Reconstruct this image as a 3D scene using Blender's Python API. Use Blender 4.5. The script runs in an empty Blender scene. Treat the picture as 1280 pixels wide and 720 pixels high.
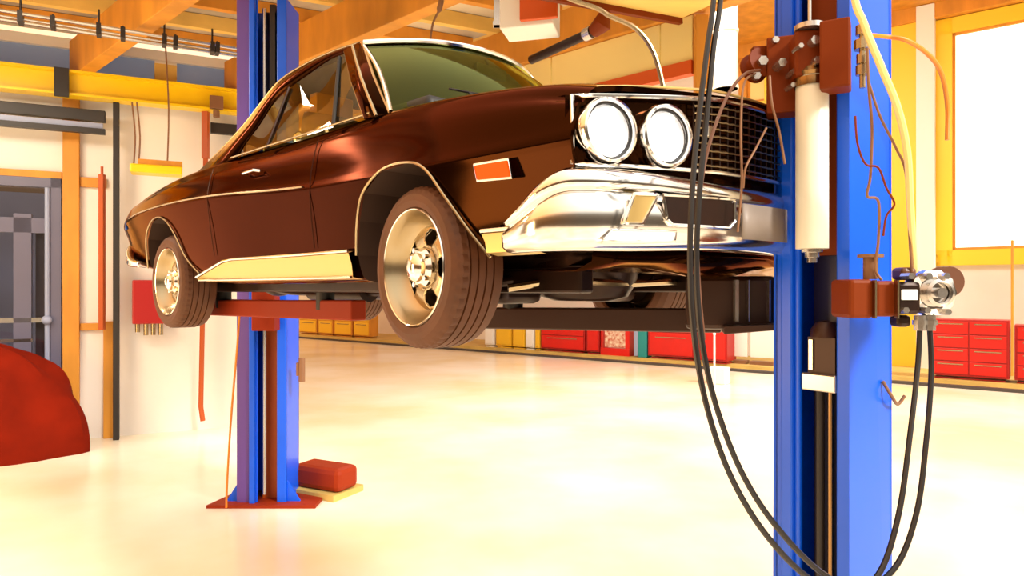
import bpy, bmesh, math, random
from mathutils import Vector, Matrix
random.seed(4)
S = bpy.context.scene
C = S.collection
# ------------------------------------------------------------------ camera, sky, sun, exposure
H = 2.33
FPX = 850.0
cd = bpy.data.cameras.new('camera'); cam = bpy.data.objects.new('camera', cd); C.objects.link(cam)
cam.location = (0, 0, H); cam.rotation_euler = (math.pi/2, 0, 0)
cd.sensor_width = 36; cd.lens = 36*FPX/1280; cd.clip_start = .05; cd.clip_end = 200
S.camera = cam
S.view_settings.view_transform = 'Standard'; S.view_settings.look = 'None'
S.view_settings.gamma = 1; S.view_settings.use_curve_mapping = False
S.view_settings.exposure = 0.1

def lin(c):
    return tuple(((x/255)/12.92 if x/255 <= .04045 else (((x/255)+.055)/1.055)**2.4) for x in c)

w = bpy.data.worlds.new('sky'); S.world = w; w.use_nodes = True
nt = w.node_tree; nt.nodes.clear()
out = nt.nodes.new('ShaderNodeOutputWorld'); bg = nt.nodes.new('ShaderNodeBackground')
tc = nt.nodes.new('ShaderNodeTexCoord'); sep = nt.nodes.new('ShaderNodeSeparateXYZ')
nt.links.new(tc.outputs['Generated'], sep.inputs[0])
# open yard behind the camera: dark band of buildings at the horizon, bright sky above, warmer towards the left
r1 = nt.nodes.new('ShaderNodeValToRGB'); r1.color_ramp.interpolation = 'EASE'
e = r1.color_ramp.elements; e[0].position = .0; e[0].color = (.10, .07, .045, 1)
e[1].position = .9; e[1].color = (1.5, 1.4, 1.25, 1)
x = e.new(.16); x.color = (.16, .12, .08, 1)
x = e.new(.30); x.color = (1.15, 1.05, .9, 1)
nt.links.new(sep.outputs['Z'], r1.inputs[0])
mr = nt.nodes.new('ShaderNodeMapRange'); mr.inputs['From Min'].default_value = -.9; mr.inputs['From Max'].default_value = .1
nt.links.new(sep.outputs['X'], mr.inputs['Value'])
mc = nt.nodes.new('ShaderNodeMix'); mc.data_type = 'RGBA'; mc.inputs['A'].default_value = (1.3, .70, .30, 1); mc.inputs['B'].default_value = (1, .98, .95, 1)
nt.links.new(mr.outputs[0], mc.inputs['Factor'])
mm = nt.nodes.new('ShaderNodeMix'); mm.data_type = 'RGBA'; mm.blend_type = 'MULTIPLY'; mm.inputs['Factor'].default_value = 1
nt.links.new(r1.outputs[0], mm.inputs['A']); nt.links.new(mc.outputs['Result'], mm.inputs['B'])
nt.links.new(mm.outputs['Result'], bg.inputs[0]); bg.inputs[1].default_value = 1.2
nt.links.new(bg.outputs[0], out.inputs[0])

sl = bpy.data.lights.new('sun', 'SUN'); so = bpy.data.objects.new('sun', sl); C.objects.link(so)
sl.energy = 4.6; sl.angle = math.radians(14); sl.color = (1, .93, .82)
so.rotation_euler = Vector((.62, -.55, .58)).to_track_quat('Z', 'Y').to_euler()

def area(name, loc, target, sx, sy, e, col):
    l = bpy.data.lights.new(name, 'AREA'); l.shape = 'RECTANGLE'; l.size = sx; l.size_y = sy; l.energy = e; l.color = col
    o = bpy.data.objects.new(name, l); C.objects.link(o); o.location = loc
    o.rotation_euler = (Vector(loc)-Vector(target)).to_track_quat('Z', 'Y').to_euler()
    o.visible_camera = True
    return o
area('high_bay_fill', (2.5, 13.5, 9.3), (4, 15, 0), 9, 5, 1300, (1, .96, .88))  # fill light added over the hall, no real lamp hangs there
area('left_bay_fill', (-6.4, 6.0, 5.7), (-6.2, 9.5, 1), 3.0, 1.0, 220, (1, .88, .70))  # unseen warm fill added to brighten the left bay
area('left_warm_fill', (-8.0, 2.5, 2.2), (-3, 7, 1.4), 2.5, 3.0, 230, (1, .62, .30))  # unseen orange fill added for a warm gradient from the left

# ------------------------------------------------------------------ materials
MATS = {}
def mat(name, rgb, rough=.5, metal=0, coat=0, emit=None, es=1, noise=0, nscale=6, bump=0, bscale=60, spec=.5, stretch=(1, 1, 1), noise_rgb=None):
    m = bpy.data.materials.new(name); m.use_nodes = True; n = m.node_tree; b = n.nodes['Principled BSDF']
    c = lin(rgb)
    b.inputs['Base Color'].default_value = (*c, 1); b.inputs['Roughness'].default_value = rough
    b.inputs['Metallic'].default_value = metal; b.inputs['Coat Weight'].default_value = coat
    b.inputs['Coat Roughness'].default_value = .04; b.inputs['Specular IOR Level'].default_value = spec
    if emit: b.inputs['Emission Color'].default_value = (*lin(emit), 1); b.inputs['Emission Strength'].default_value = es
    if noise or bump:
        t = n.nodes.new('ShaderNodeTexCoord'); mp = n.nodes.new('ShaderNodeMapping'); mp.inputs['Scale'].default_value = stretch
        n.links.new(t.outputs['Object'], mp.inputs[0])
    if noise:
        nz = n.nodes.new('ShaderNodeTexNoise'); nz.inputs['Scale'].default_value = nscale; nz.inputs['Detail'].default_value = 5
        n.links.new(mp.outputs[0], nz.inputs['Vector'])
        cr = n.nodes.new('ShaderNodeValToRGB'); cr.color_ramp.elements[0].position = .35; cr.color_ramp.elements[1].position = .68
        d = lin(noise_rgb) if noise_rgb else tuple(v*(1-noise) for v in c)
        cr.color_ramp.elements[0].color = (*d, 1); cr.color_ramp.elements[1].color = (*c, 1)
        n.links.new(nz.outputs['Fac'], cr.inputs[0]); n.links.new(cr.outputs[0], b.inputs['Base Color'])
    if bump:
        nb = n.nodes.new('ShaderNodeTexNoise'); nb.inputs['Scale'].default_value = bscale
        n.links.new(mp.outputs[0], nb.inputs['Vector'])
        bp = n.nodes.new('ShaderNodeBump'); bp.inputs['Strength'].default_value = bump; bp.inputs['Distance'].default_value = .01
        n.links.new(nb.outputs['Fac'], bp.inputs['Height']); n.links.new(bp.outputs[0], b.inputs['Normal'])
    MATS[name] = m; return m
def glass(name, tint, rough=0.0, base=.06, gloss=(1, 1, 1)):
    m = bpy.data.materials.new(name); m.use_nodes = True; n = m.node_tree; n.nodes.clear()
    o = n.nodes.new('ShaderNodeOutputMaterial'); mx = n.nodes.new('ShaderNodeMixShader'); tr = n.nodes.new('ShaderNodeBsdfTransparent'); gl = n.nodes.new('ShaderNodeBsdfGlossy')
    tr.inputs[0].default_value = (*tint, 1); gl.inputs['Roughness'].default_value = rough; gl.inputs['Color'].default_value = (*gloss, 1)
    lw_ = n.nodes.new('ShaderNodeLayerWeight'); lw_.inputs[0].default_value = .5; fr = n.nodes.new('ShaderNodeMath'); fr.operation = 'POWER'; fr.inputs[1].default_value = 4; n.links.new(lw_.outputs['Facing'], fr.inputs[0])
    ad = n.nodes.new('ShaderNodeMath'); ad.operation = 'ADD'; ad.inputs[1].default_value = base; ad.use_clamp = True
    n.links.new(fr.outputs[0], ad.inputs[0]); n.links.new(ad.outputs[0], mx.inputs[0]); n.links.new(tr.outputs[0], mx.inputs[1]); n.links.new(gl.outputs[0], mx.inputs[2]); n.links.new(mx.outputs[0], o.inputs[0])
    MATS[name] = m; return m
mat('paint', (33, 14, 5), .10, .8, 0, spec=.12); MATS['paint'].node_tree.nodes['Principled BSDF'].inputs['Specular Tint'].default_value = (1, .55, .22, 1)
mat('wheel_well', (52, 28, 12), .8)
mat('chrome', (240, 238, 235), .13, 1)
mat('chrome_dull', (176, 158, 126), .26, 1)
mat('moulding', (222, 190, 120), .3, .6)
mat('rubber', (96, 52, 20), .62, noise=.25, nscale=9)
mat('rubber_dark', (22, 15, 12), .55)
mat('under_metal', (50, 26, 14), .38, .5, noise=.5, nscale=7)
mat('amber', (255, 84, 0), .5, emit=(255, 80, 0), es=.2, spec=.15)
mat('lamp_reflector', (235, 238, 242), .35, .2, emit=(255, 255, 255), es=.45, noise=.35, nscale=22)  # glow added to imitate bright reflections in the headlights
mat('inner_orange', (196, 84, 14), .5)
mat('edge_purple', (96, 66, 150), .4)
mat('glow_white', (250, 248, 240), .3, emit=(255, 250, 235), es=.5)  # glow added to whiten bumper pad and valve window, neither a lamp
mat('plate_grey', (140, 128, 120), .5)
mat('seat_vinyl', (90, 70, 40), .6)
mat('headliner', (96, 86, 34), .8)
mat('red_lens', (150, 10, 10), .2)
mat('blue_post', (1, 90, 240), .32, noise=.1, nscale=2)
mat('post_inside', (24, 20, 60), .4)
mat('bracket_brown', (116, 46, 6), .5, 0, spec=.15)
mat('rod_metal', (150, 118, 78), .25, 1)
mat('cyl_white', (236, 232, 214), .35, noise=.06, nscale=4)
mat('silver', (200, 195, 190), .22, .9)
mat('arm_brown', (58, 30, 16), .4, .2)
mat('arm_red', (140, 42, 6), .6, spec=.2)
mat('hose_black', (26, 22, 22), .32)
mat('hose_brown', (96, 58, 36), .4)
mat('hose_cream', (245, 215, 140), .4)
mat('hose_orange', (225, 135, 35), .4)
mat('cable', (130, 90, 60), .5)
mat('wood_orange', (222, 150, 48), .6, noise=.25, nscale=3, stretch=(1, 1, .3))
mat('wood_pale', (240, 200, 105), .6, noise=.2, nscale=3, stretch=(.3, 1, 1))
mat('roof_panel', (228, 214, 185), .7, noise=.25, nscale=.5, noise_rgb=(150, 140, 128))
mat('wall_panel', (238, 232, 224), .65, noise=.07, nscale=.8)
mat('wall_cream', (246, 226, 150), .7, noise=.1, nscale=.5)
mat('beam_yellow', (250, 208, 8), .35, noise=.1, nscale=2)
mat('frame_yellow', (250, 208, 50), .45)
mat('floor_epoxy', (240, 236, 224), .22, noise=.10, nscale=.35, noise_rgb=(226, 210, 172))
mat('kerb_dark', (70, 62, 58), .5)
mat('board_tan', (205, 175, 95), .6, noise=.2, nscale=2)
mat('black_track', (40, 34, 30), .5)
mat('rust_rod', (180, 80, 25), .5)
mat('door_frame_dark', (100, 98, 120), .4)
mat('door_panel', (120, 100, 95), .5, noise=.3, nscale=1.5)
mat('sky_pane', (255, 255, 250), .5, emit=(255, 252, 240), es=1.6)
mat('sky_pane_grey', (110, 122, 140), .25, emit=(120, 130, 150), es=.35)
mat('tool_red', (215, 22, 10), .32, noise=.1, nscale=2)
mat('tool_red_dark', (165, 14, 12), .4)
mat('bin_yellow', (240, 190, 40), .5)
mat('white_box', (240, 238, 232), .5)
mat('teal', (30, 140, 140), .5)
mat('poster', (235, 225, 200), .5, noise=1, nscale=9, noise_rgb=(190, 90, 60))
mat('tarp', (112, 22, 3), .9, spec=.08, noise=.35, nscale=1.8, bump=.5, bscale=6)
mat('rail_and_shade_orange', (205, 84, 14), .5)
mat('glass_rim_grey', (150, 160, 190), .4)
mat('clear_blue', (60, 110, 230), .3)
glass('windshield_glass', (.74, .76, .22), base=.03, gloss=(.72, .80, .30))
glass('side_glass', (.66, .62, .32), base=.02)
glass('door_glass', (.72, .74, .8), base=.1)

# ------------------------------------------------------------------ mesh helpers
class MB:
    def __init__(s): s.v = []; s.f = []; s.mi = []; s.cur = 0
    def add(s, vs, fs):
        o = len(s.v); s.v += [Vector(q) for q in vs]; s.f += [tuple(i+o for i in q) for q in fs]; s.mi += [s.cur]*len(fs); return s
    def box(s, c, d, rz=0, M=None):
        x, y, z = d[0]/2, d[1]/2, d[2]/2
        R = Matrix.Rotation(rz, 4, 'Z') if M is None else M
        vs = [Vector(c)+R @ Vector((i*x, j*y, k*z)) for i in (-1, 1) for j in (-1, 1) for k in (-1, 1)]
        return s.add(vs, [(0, 1, 3, 2), (4, 6, 7, 5), (0, 4, 5, 1), (2, 3, 7, 6), (0, 2, 6, 4), (1, 5, 7, 3)])
    def bar(s, p, q, wd, ht, up=(0, 0, 1)):
        p = Vector(p); q = Vector(q); d = (q-p).normalized(); r = d.cross(Vector(up)).normalized(); u = r.cross(d)
        vs = [c+r*(i*wd/2)+u*(j*ht/2) for c in (p, q) for i in (-1, 1) for j in (-1, 1)]
        return s.add(vs, [(0, 1, 3, 2), (4, 6, 7, 5), (0, 4, 5, 1), (2, 3, 7, 6), (0, 2, 6, 4), (1, 5, 7, 3)])
    def tube(s, pts, r, n=8, cap=True, closed=False):
        pts = [Vector(p) for p in pts]; m = len(pts); rings = []
        rs = r if isinstance(r, (list, tuple)) else [r]*m
        prev = None
        for i, p in enumerate(pts):
            if closed: t = pts[(i+1) % m]-pts[i-1]
            else: t = (pts[min(i+1, m-1)]-pts[max(i-1, 0)])
            t.normalize()
            if prev is None:
                a = Vector((0, 0, 1)) if abs(t.z) < .9 else Vector((1, 0, 0))
                u = t.cross(a).normalized()
            else: u = (prev-t*prev.dot(t)).normalized()
            prev = u; b = t.cross(u)
            rings.append([p+(u*math.cos(2*math.pi*k/n)+b*math.sin(2*math.pi*k/n))*rs[i] for k in range(n)])
        vs = [q for R in rings for q in R]; fs = []
        for i in range(m if closed else m-1):
            j = (i+1) % m
            for k in range(n): fs.append((i*n+k, i*n+(k+1) % n, j*n+(k+1) % n, j*n+k))
        if cap and not closed: fs.append(tuple(range(n-1, -1, -1))); fs.append(tuple((m-1)*n+k for k in range(n)))
        return s.add(vs, fs)
    def cyl(s, p, q, r, n=24, r2=None): return s.tube([p, q], [r, r if r2 is None else r2], n)
    def lathe(s, prof, c, ax, n=48, up=None):
        # prof: (radius, distance along axis)
        ax = Vector(ax).normalized(); a = Vector(up) if up else (Vector((0, 0, 1)) if abs(ax.z) < .9 else Vector((1, 0, 0)))
        u = ax.cross(a).normalized(); b = ax.cross(u); c = Vector(c); vs = []
        for (r, d) in prof:
            for k in range(n): vs.append(c+ax*d+(u*math.cos(2*math.pi*k/n)+b*math.sin(2*math.pi*k/n))*r)
        fs = []
        for i in range(len(prof)-1):
            for k in range(n): fs.append((i*n+k, i*n+(k+1) % n, (i+1)*n+(k+1) % n, (i+1)*n+k))
        return s.add(vs, fs)
    def prism(s, poly, d):
        # poly: 3-D points, d: extrusion vector
        n = len(poly); d = Vector(d); vs = [Vector(p) for p in poly]+[Vector(p)+d for p in poly]
        fs = [tuple(range(n-1, -1, -1)), tuple(range(n, 2*n))]+[(k, (k+1) % n, (k+1) % n+n, k+n) for k in range(n)]
        return s.add(vs, fs)
    def grid(s, rows, close=False):
        m = len(rows[0]); vs = [q for R in rows for q in R]; fs = []
        for i in range(len(rows)-1):
            for k in range(m if close else m-1): fs.append((i*m+k, i*m+(k+1) % m, (i+1)*m+(k+1) % m, (i+1)*m+k))
        return s.add(vs, fs)
    def sphere(s, c, r, sc=(1, 1, 1), n=16):
        vs = []; c = Vector(c)
        rows = [[c+Vector((sc[0]*r*math.sin(t)*math.cos(p), sc[1]*r*math.sin(t)*math.sin(p), sc[2]*r*math.cos(t))) for p in [2*math.pi*k/n for k in range(n)]] for t in [math.pi*i/(n//2) for i in range(n//2+1)]]
        return s.grid(rows, True)
    def xform(s, M): s.v = [M @ q for q in s.v]; return s
    def build(s, name, m, parent=None, smooth=True, angle=35, bevel=0):
        me = bpy.data.meshes.new(name); me.from_pydata([tuple(q) for q in s.v], [], s.f)
        ms = m if isinstance(m, (list, tuple)) else [m]
        for k in ms: me.materials.append(MATS[k])
        for p, i in zip(me.polygons, s.mi): p.material_index = min(i, len(ms)-1)
        bm = bmesh.new(); bm.from_mesh(me); bmesh.ops.remove_doubles(bm, verts=bm.verts, dist=1e-5)
        bmesh.ops.recalc_face_normals(bm, faces=bm.faces)
        if smooth:
            for f in bm.faces: f.smooth = True
            for ed in bm.edges:
                if len(ed.link_faces) == 2: ed.smooth = ed.calc_face_angle(0) < math.radians(angle)
        bm.to_mesh(me); bm.free()
        o = bpy.data.objects.new(name, me); C.objects.link(o)
        if parent: o.parent = parent
        if bevel:
            b = o.modifiers.new('bevel', 'BEVEL'); b.width = bevel; b.segments = 2; b.limit_method = 'ANGLE'; b.angle_limit = math.radians(40)
        return o
def tag(o, label, cat, group=None, kind=None):
    o['label'] = label; o['category'] = cat
    if group: o['group'] = group
    if kind: o['kind'] = kind
    return o
def struct(o): o['kind'] = 'structure'; return o
def empty(name, loc, rz=0):
    o = bpy.data.objects.new(name, None); C.objects.link(o); o.location = loc; o.rotation_euler = (0, 0, rz); o.empty_display_size = .2; return o
def local(root): # world -> root-local matrix
    return (Matrix.Translation(root.location) @ root.rotation_euler.to_matrix().to_4x4()).inverted()
def at(px, py, Y): return Vector(((px-640)/FPX*Y, Y, H+(360-py)/FPX*Y))
def cr(pts, n=6):
    pts = [Vector(p) for p in pts]; o = []
    for i in range(len(pts)-1):
        p0 = pts[max(i-1, 0)]; p1 = pts[i]; p2 = pts[i+1]; p3 = pts[min(i+2, len(pts)-1)]
        for k in range(n):
            t = k/n; o.append(.5*((2*p1)+(p2-p0)*t+(2*p0-5*p1+4*p2-p3)*t*t+(3*p1-p0-3*p2+p3)*t**3))
    o.append(pts[-1]); return o
def interp(tab, u):
    if u <= tab[0][0]: return tab[0][1]
    if u >= tab[-1][0]: return tab[-1][1]
    for i in range(len(tab)-1):
        if tab[i][0] <= u <= tab[i+1][0]:
            x1, y1 = tab[i]; x2, y2 = tab[i+1]
            x0, y0 = tab[max(i-1, 0)]; x3, y3 = tab[min(i+2, len(tab)-1)]
            m1 = (y2-y0)/(x2-x0) if x2 != x0 else 0; m2 = (y3-y1)/(x3-x1) if x3 != x1 else 0
            h = x2-x1; t = (u-x1)/h
            return (2*t**3-3*t*t+1)*y1+(t**3-2*t*t+t)*h*m1+(-2*t**3+3*t*t)*y2+(t**3-t*t)*h*m2

# ------------------------------------------------------------------ the setting
DL = Vector((.90, .435, 0)).normalized()      # along the left wall
NL = Vector((.435, -.90, 0)).normalized()     # from the left wall into the room
LW0 = Vector((-6.17, 10.7, 0))
def lw(t, off, z): return LW0+DL*t+NL*off+Vector((0, 0, z))
DR = Vector((.788, -.616, 0)).normalized()    # along the right wall, towards the camera side
NR = Vector((-.616, -.788, 0)).normalized()   # from the right wall into the room
RW0 = Vector((12.07, 19.0, 0))
def rw(t, off, z): return RW0+DR*t+NR*off+Vector((0, 0, z))
def rt(px, off=0):                            # wall coordinate seen at a column of the photo
    r = (px-640)/FPX; P = RW0+NR*off
    return (r*P.y-P.x)/(DR.x-r*DR.y)
def rz_(px, py, off=0):
    P = rw(rt(px, off), off, 0); return H+(360-py)/FPX*P.y
def lt(px, off=0):
    r = (px-640)/FPX; P = LW0+NL*off
    return (r*P.y-P.x)/(DL.x-r*DL.y)
def lz_(px, py, off=0):
    P = lw(lt(px, off), off, 0); return H+(360-py)/FPX*P.y

struct(MB().box((3, 14, -.05), (60, 50, .1)).build('floor', 'floor_epoxy', smooth=False))
# left wall with an opening for the door
LT = lt(330)
g = MB()
def lpanel(mb, t0, t1, z0, z1, off0, off1):
    a, b = lw(t0, off0, 0), lw(t1, off0, 0); n = NL*(off1-off0)
    return mb.prism([a+Vector((0, 0, z0)), b+Vector((0, 0, z0)), b+Vector((0, 0, z1)), a+Vector((0, 0, z1))], n)
td0, td1 = -2.9, lt(77)
zd = lz_(40, 222)
lpanel(g, -9, td0, 0, 5.45, -.2, 0); lpanel(g, td1, LT, 0, 5.45, -.2, 0); lpanel(g, td0, td1, zd, 5.45, -.2, 0)
lpanel(g, -9, LT, 6.0, 6.15, -.2, 0)
struct(g.build('wall_left', 'wall_panel', smooth=False))
# wall turning away from the end of the left wall towards the back of the hall
pA = lw(LT, 0, 0); pA2 = lw(LT, -.2, 0); pB = Vector((pA.x/pA.y*25.5-.6, 25.5, 0))
struct(MB().prism([pA, pA+Vector((-.22, .02, 0)), pB+Vector((-.22, 0, 0)), pB], (0, 0, 10.2)).build('wall_return', 'wall_panel', smooth=False))
g = MB()
def rpanel(mb, t0, t1, z0, z1, off0, off1):
    a, b = rw(t0, off0, 0), rw(t1, off0, 0); n = NR*(off1-off0)
    return mb.prism([a+Vector((0, 0, z0)), b+Vector((0, 0, z0)), b+Vector((0, 0, z1)), a+Vector((0, 0, z1))], n)
ZR = 10.2
rpanel(g, rt(300), 9, 0, ZR, -.25, 0)
struct(g.build('wall_right', 'wall_panel', smooth=False))
# roofs: low roof over the left bay, high roof over the hall
DF = Vector((.731, -.683, 0)).normalized(); NF = Vector((.683, .731, 0)).normalized()
def rf(off, s, z): return NF*off+DF*s+Vector((0, 0, z))
edge = 7.55
g = MB(); zc = 6.32
# low roof polygon
P0 = lw(-9, -.3, zc); P1 = lw(LT, -.3, zc)
g.prism([P0, P1, rf(edge, -13, zc), rf(edge, 1.5, zc), Vector((-3.5, 5.2, zc)), Vector((-9.5, 5.2, zc))], (0, 0, .12))
struct(g.build('ceiling', 'roof_panel', smooth=False))
g = MB(); g.prism([rf(edge, -16, ZR), rf(edge, 4.5, ZR), rw(9, -.3, ZR), rw(rt(300), -.3, ZR)], (0, 0, .15))
struct(g.build('ceiling_high', 'wood_orange', smooth=False))
# header wall between the two roofs
g = MB(); g.prism([rf(edge+.14, -13, 6.1), rf(edge+.14, 2, 6.1), rf(edge+.14, 2, ZR), rf(edge+.14, -13, ZR)], NF*.12)
struct(g.build('wall_header', 'wood_pale', smooth=False))

# rafters (deep orange beams)
def tag_struct_trim(o, n): o.name = 'trim_%d' % n; struct(o); return o
tn = 1
for off, s0, s1 in ((3.08, None, 5), (5.12, None, 4.6), (7.32, None, 4.4), (0.95, None, 5)):
    # start at the left wall / its extension
    P = LW0-NL*.05; den = DL.dot(NF)
    t = (off-P.dot(NF))/den; st = P+DL*t
    sA = st.dot(DF)
    if t > LT: sA = -11.5
    g = MB(); a = NF*off+DF*sA; b = NF*off+DF*s1
    if b.y < 5.4:
        b = a+(b-a)*((a.y-5.4)/(a.y-b.y))
    g.bar(a+Vector((0, 0, 5.83)), b+Vector((0, 0, 5.83)), .20, .56)
    o = g.build('rafter', 'wood_orange', smooth=False, bevel=.01)
    tag(o, {3.08: 'deep orange roof beam landing on the left wall above the door post', 5.12: 'deep orange roof beam rising behind the blue column, just above the car roof',
            7.32: 'orange edge beam of the low roof above the windscreen, right of the white heater', 0.95: 'orange roof beam at the far top left corner'}[off], 'beam', 'rafters of the low roof')
# purlins on top of the rafters
pl = ['first purlin out from the left wall, lowest of the thin roof timbers', 'second thin roof timber out from the left wall', 'third thin roof timber out from the left wall',
      'fourth thin roof timber, passing over the cable tray', 'fifth thin roof timber, near the top edge of the picture', 'sixth thin roof timber, outermost at the top edge']
for k in range(5):
    d = .55+k*.85
    a = LW0+NL*d; A = a+DL*(-6); B = a+DL*((edge-a.dot(NF))/DL.dot(NF)-.05)
    o = MB().bar(A+Vector((0, 0, 6.21)), B+Vector((0, 0, 6.21)), .11, .2).build('purlin', 'wood_pale' if k % 2 else 'wood_orange', smooth=False)
    tag(o, pl[k], 'roof timber', 'purlins of the low roof')
# left wall dressing
def lbar(name, m, px0, py0, px1, py1, off, dep, label=None, cat=None, group=None):
    """upright or level board on the left wall between two picture columns"""
    t0, t1 = lt(px0, off), lt(px1, off); xm = (px0+px1)/2
    z1, z0 = lz_(xm, py0, off), lz_(xm, py1, off)
    o = lpanel(MB(), t0, t1, max(z0, 0), z1, off, off-dep).build(name, m, smooth=False, bevel=.008)
    if label: tag(o, label, cat, group)
    else: struct(o)
    return o
tag(lbar('timber_post', 'wood_orange', 78, 119, 99, 560, .11, .1, 'broad orange timber post on the left wall beside the glass door', 'post'), 'broad orange timber post on the left wall beside the glass door', 'post')
lbar('timber_rail', 'wood_orange', 100, 222, 133, 234, .06, .06, 'short orange rail high on the wall, right of the broad timber post', 'rail')
lbar('timber_rail', 'wood_orange', 100, 404, 128, 413, .06, .06, 'short orange rail low on the wall, right of the broad timber post', 'rail')
lbar('timber_stud', 'wood_orange', 129, 402, 141, 552, .12, .12, 'short orange stud standing on the floor by the black door track', 'post')
t0, t1 = td0-.3, lt(78)
o = lpanel(MB(), t0, t1, zd+.0, zd+.10, .08, -.1).build('trim_3', 'wood_orange', smooth=False); struct(o)
lbar('timber_stub', 'wood_pale', 193, 80, 221, 112, .04, .18, 'pale timber stub between the two roof-level window strips', 'post')
# clerestory strip windows
for i, (a, b) in enumerate(((-8.8, lt(193)-.0), (lt(221), LT))):
    o = lpanel(MB(), a, b, 5.45, 6.0, -.08, -.12).build('window_%d' % (i+1), 'sky_pane_grey', smooth=False); struct(o)
# yellow crane beam along the left wall (I section)
def Lp(t, off, z): return lw(t, off, z)
root = empty('crane_beam', lw(-1, .35, 5.17)); M = local(root)
tag(root, 'long bright yellow crane beam running along the left wall', 'beam')
g = MB(); a, b = -6.5, lt(312, .3)
g.bar(Lp(a, .35, 5.36), Lp(b, .35, 5.36), .05, .34)
g.bar(Lp(a, .35, 5.19), Lp(b, .35, 5.19), .26, .035); g.bar(Lp(a, .35, 5.53), Lp(b, .35, 5.53), .26, .035)
g.xform(M).build('beam_web', 'beam_yellow', root, smooth=False)
g = MB(); t = lt(79, .35); g.bar(Lp(t-.09, .50, 5.34), Lp(t+.09, .50, 5.34), .05, .42); g.xform(M).build('splice_plate', 'black_track', root, smooth=False)
t = lt(270, .35)
g = MB(); g.bar(Lp(t-.1, .5, 5.28), Lp(t+.1, .5, 5.28), .14, .2); g.cyl(Lp(t, .52, 5.15), Lp(t, .52, 5.05), .05); g.xform(M).build('trolley', 'cable', root, smooth=False)
# cable tray hung below the rafters
tp0 = at(-60, 9, 7.45); tp1 = at(320, 69, 8.98)
root = empty('cable_tray', tuple((tp0+tp1)/2)); M = local(root)
tag(root, 'grey cable tray with black clamps strung below the roof at upper left', 'cable tray')
d = (tp1-tp0).normalized(); side = d.cross(Vector((0, 0, 1))).normalized()
g = MB()
for k in (-1, 1): g.tube([tp0+side*.06*k+Vector((0, 0, .03*k)), tp1+side*.06*k+Vector((0, 0, .03*k))], .022)
g.tube([tp0+Vector((0, 0, -.01)), tp1+Vector((0, 0, -.01))], .014)
g.xform(M).build('conduit', 'silver', root)
for k, px in enumerate((14, 51, 106, 136, 190, 205, 256, 263)):
    f = (px+60)/380; p = tp0+(tp1-tp0)*f
    g = MB(); g.box(p, (.05, .17, .13), math.atan2(d.y, d.x)); g.cyl(p, p+Vector((0, 0, .25 if k % 2 == 0 else .1)), .012, 8)
    g.xform(M).build('clamp', 'black_track', root, smooth=False)
# dark rail / heater tube on left wall
root = empty('radiant_rail', lw(lt(60, .3), .3, lz_(60, 147, .3))); M = local(root)
tag(root, 'dark horizontal door rail on the left wall under the yellow beam', 'rail')
a, b = lt(-30, .3), lt(132, .3); z = lz_(60, 144, .3)
g = MB(); g.bar(Lp(a, .3, z+.05), Lp(b, .3, z+.05), .12, .17); g.xform(M).build('rail_top', 'black_track', root, smooth=False, bevel=.01)
g = MB(); g.bar(Lp(a, .34, z-.11), Lp(b-.03, .34, z-.11), .05, .09); g.xform(M).build('rail_lip', 'glass_rim_grey', root, smooth=False)
g = MB(); g.bar(Lp(a, .36, z-.19), Lp(b, .36, z-.19), .10, .08); g.xform(M).build('rail_bottom', 'black_track', root, smooth=False)
o = lbar('door_track', 'black_track', 141, 122, 149, 553, .32, .10, 'tall black vertical door track left of the car tail', 'track')
g = MB(); p = lw(lt(127.5, .28), .28, 0); zt = lz_(127, 218, .28)
g.bar(p+Vector((0, 0, lz_(127, 412, .28))), p+Vector((0, 0, zt)), .07, .07, up=(0, 1, 0)); g.cyl(p+Vector((0, 0, zt)), p+Vector((0, 0, zt+.12)), .02, 8)
tag(g.build('door_guide', 'rust_rod', smooth=False), 'rusty orange upright guide bar between timber post and black track', 'bar')
g = MB(); g.bar(lw(lt(257, .3), .3, lz_(257, 198, .3)), lw(lt(257, .3), .3, 5.18), .09, .09, up=(0, 1, 0)); g.tube([lw(lt(257, .3), .3, lz_(257, 198, .3)), lw(lt(251, .3), .3, lz_(250, 508, .3)), lw(lt(253.5, .3), .3, lz_(253, 526, .3))], .04, 8)
tag(g.build('hanging_pole', 'rust_rod', smooth=False), 'long rusty pull pole hanging from the crane beam behind the car tail', 'pole')
g = MB(); t = lt(263, .2); g.bar(Lp(t, .2, lz_(263, 160, .2)), Lp(t+1.3, .2, lz_(263, 160, .2)), .1, .17)
tag(g.build('wall_rail', 'black_track', smooth=False), 'short dark rail on the wall right behind the hanger bar', 'rail')
# glass door in the left wall
root = empty('door_1', lw(td1-.9, -.05, 0)); M = local(root); struct(root)
g = MB(); t0 = td0; t1 = td1
def D(t, z, off=.0): return Lp(t, off, z)
fw = .13
g.bar(D(t1-fw/2, 0), D(t1-fw/2, zd), fw, .14, up=NL); g.bar(D(t0, zd-.07), D(t1, zd-.07), .14, .14)
g.bar(D(t0+fw/2, 0), D(t0+fw/2, zd), fw, .14, up=NL)
tm = lt(41); g.bar(D(tm-.12, 0), D(tm-.12, zd-.55), .22, .1, up=NL)
g.bar(D(t0, zd-.72), D(t1, zd-.72), .10, .22); g.bar(D(t0, .45), D(t1, .45), .10, .9)
g.xform(M).build('door_frame', 'door_frame_dark', root, smooth=False)
g = MB(); zz = lz_(40, 400); g.bar(D(t0, zz, .02), D(t1-.1, zz, .02), .06, .07); g.bar(D(t0, zz-.3, .02), D(tm, zz-.3, .02), .06, .05); g.xform(M).build('push_bar', 'silver', root, smooth=False)
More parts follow.
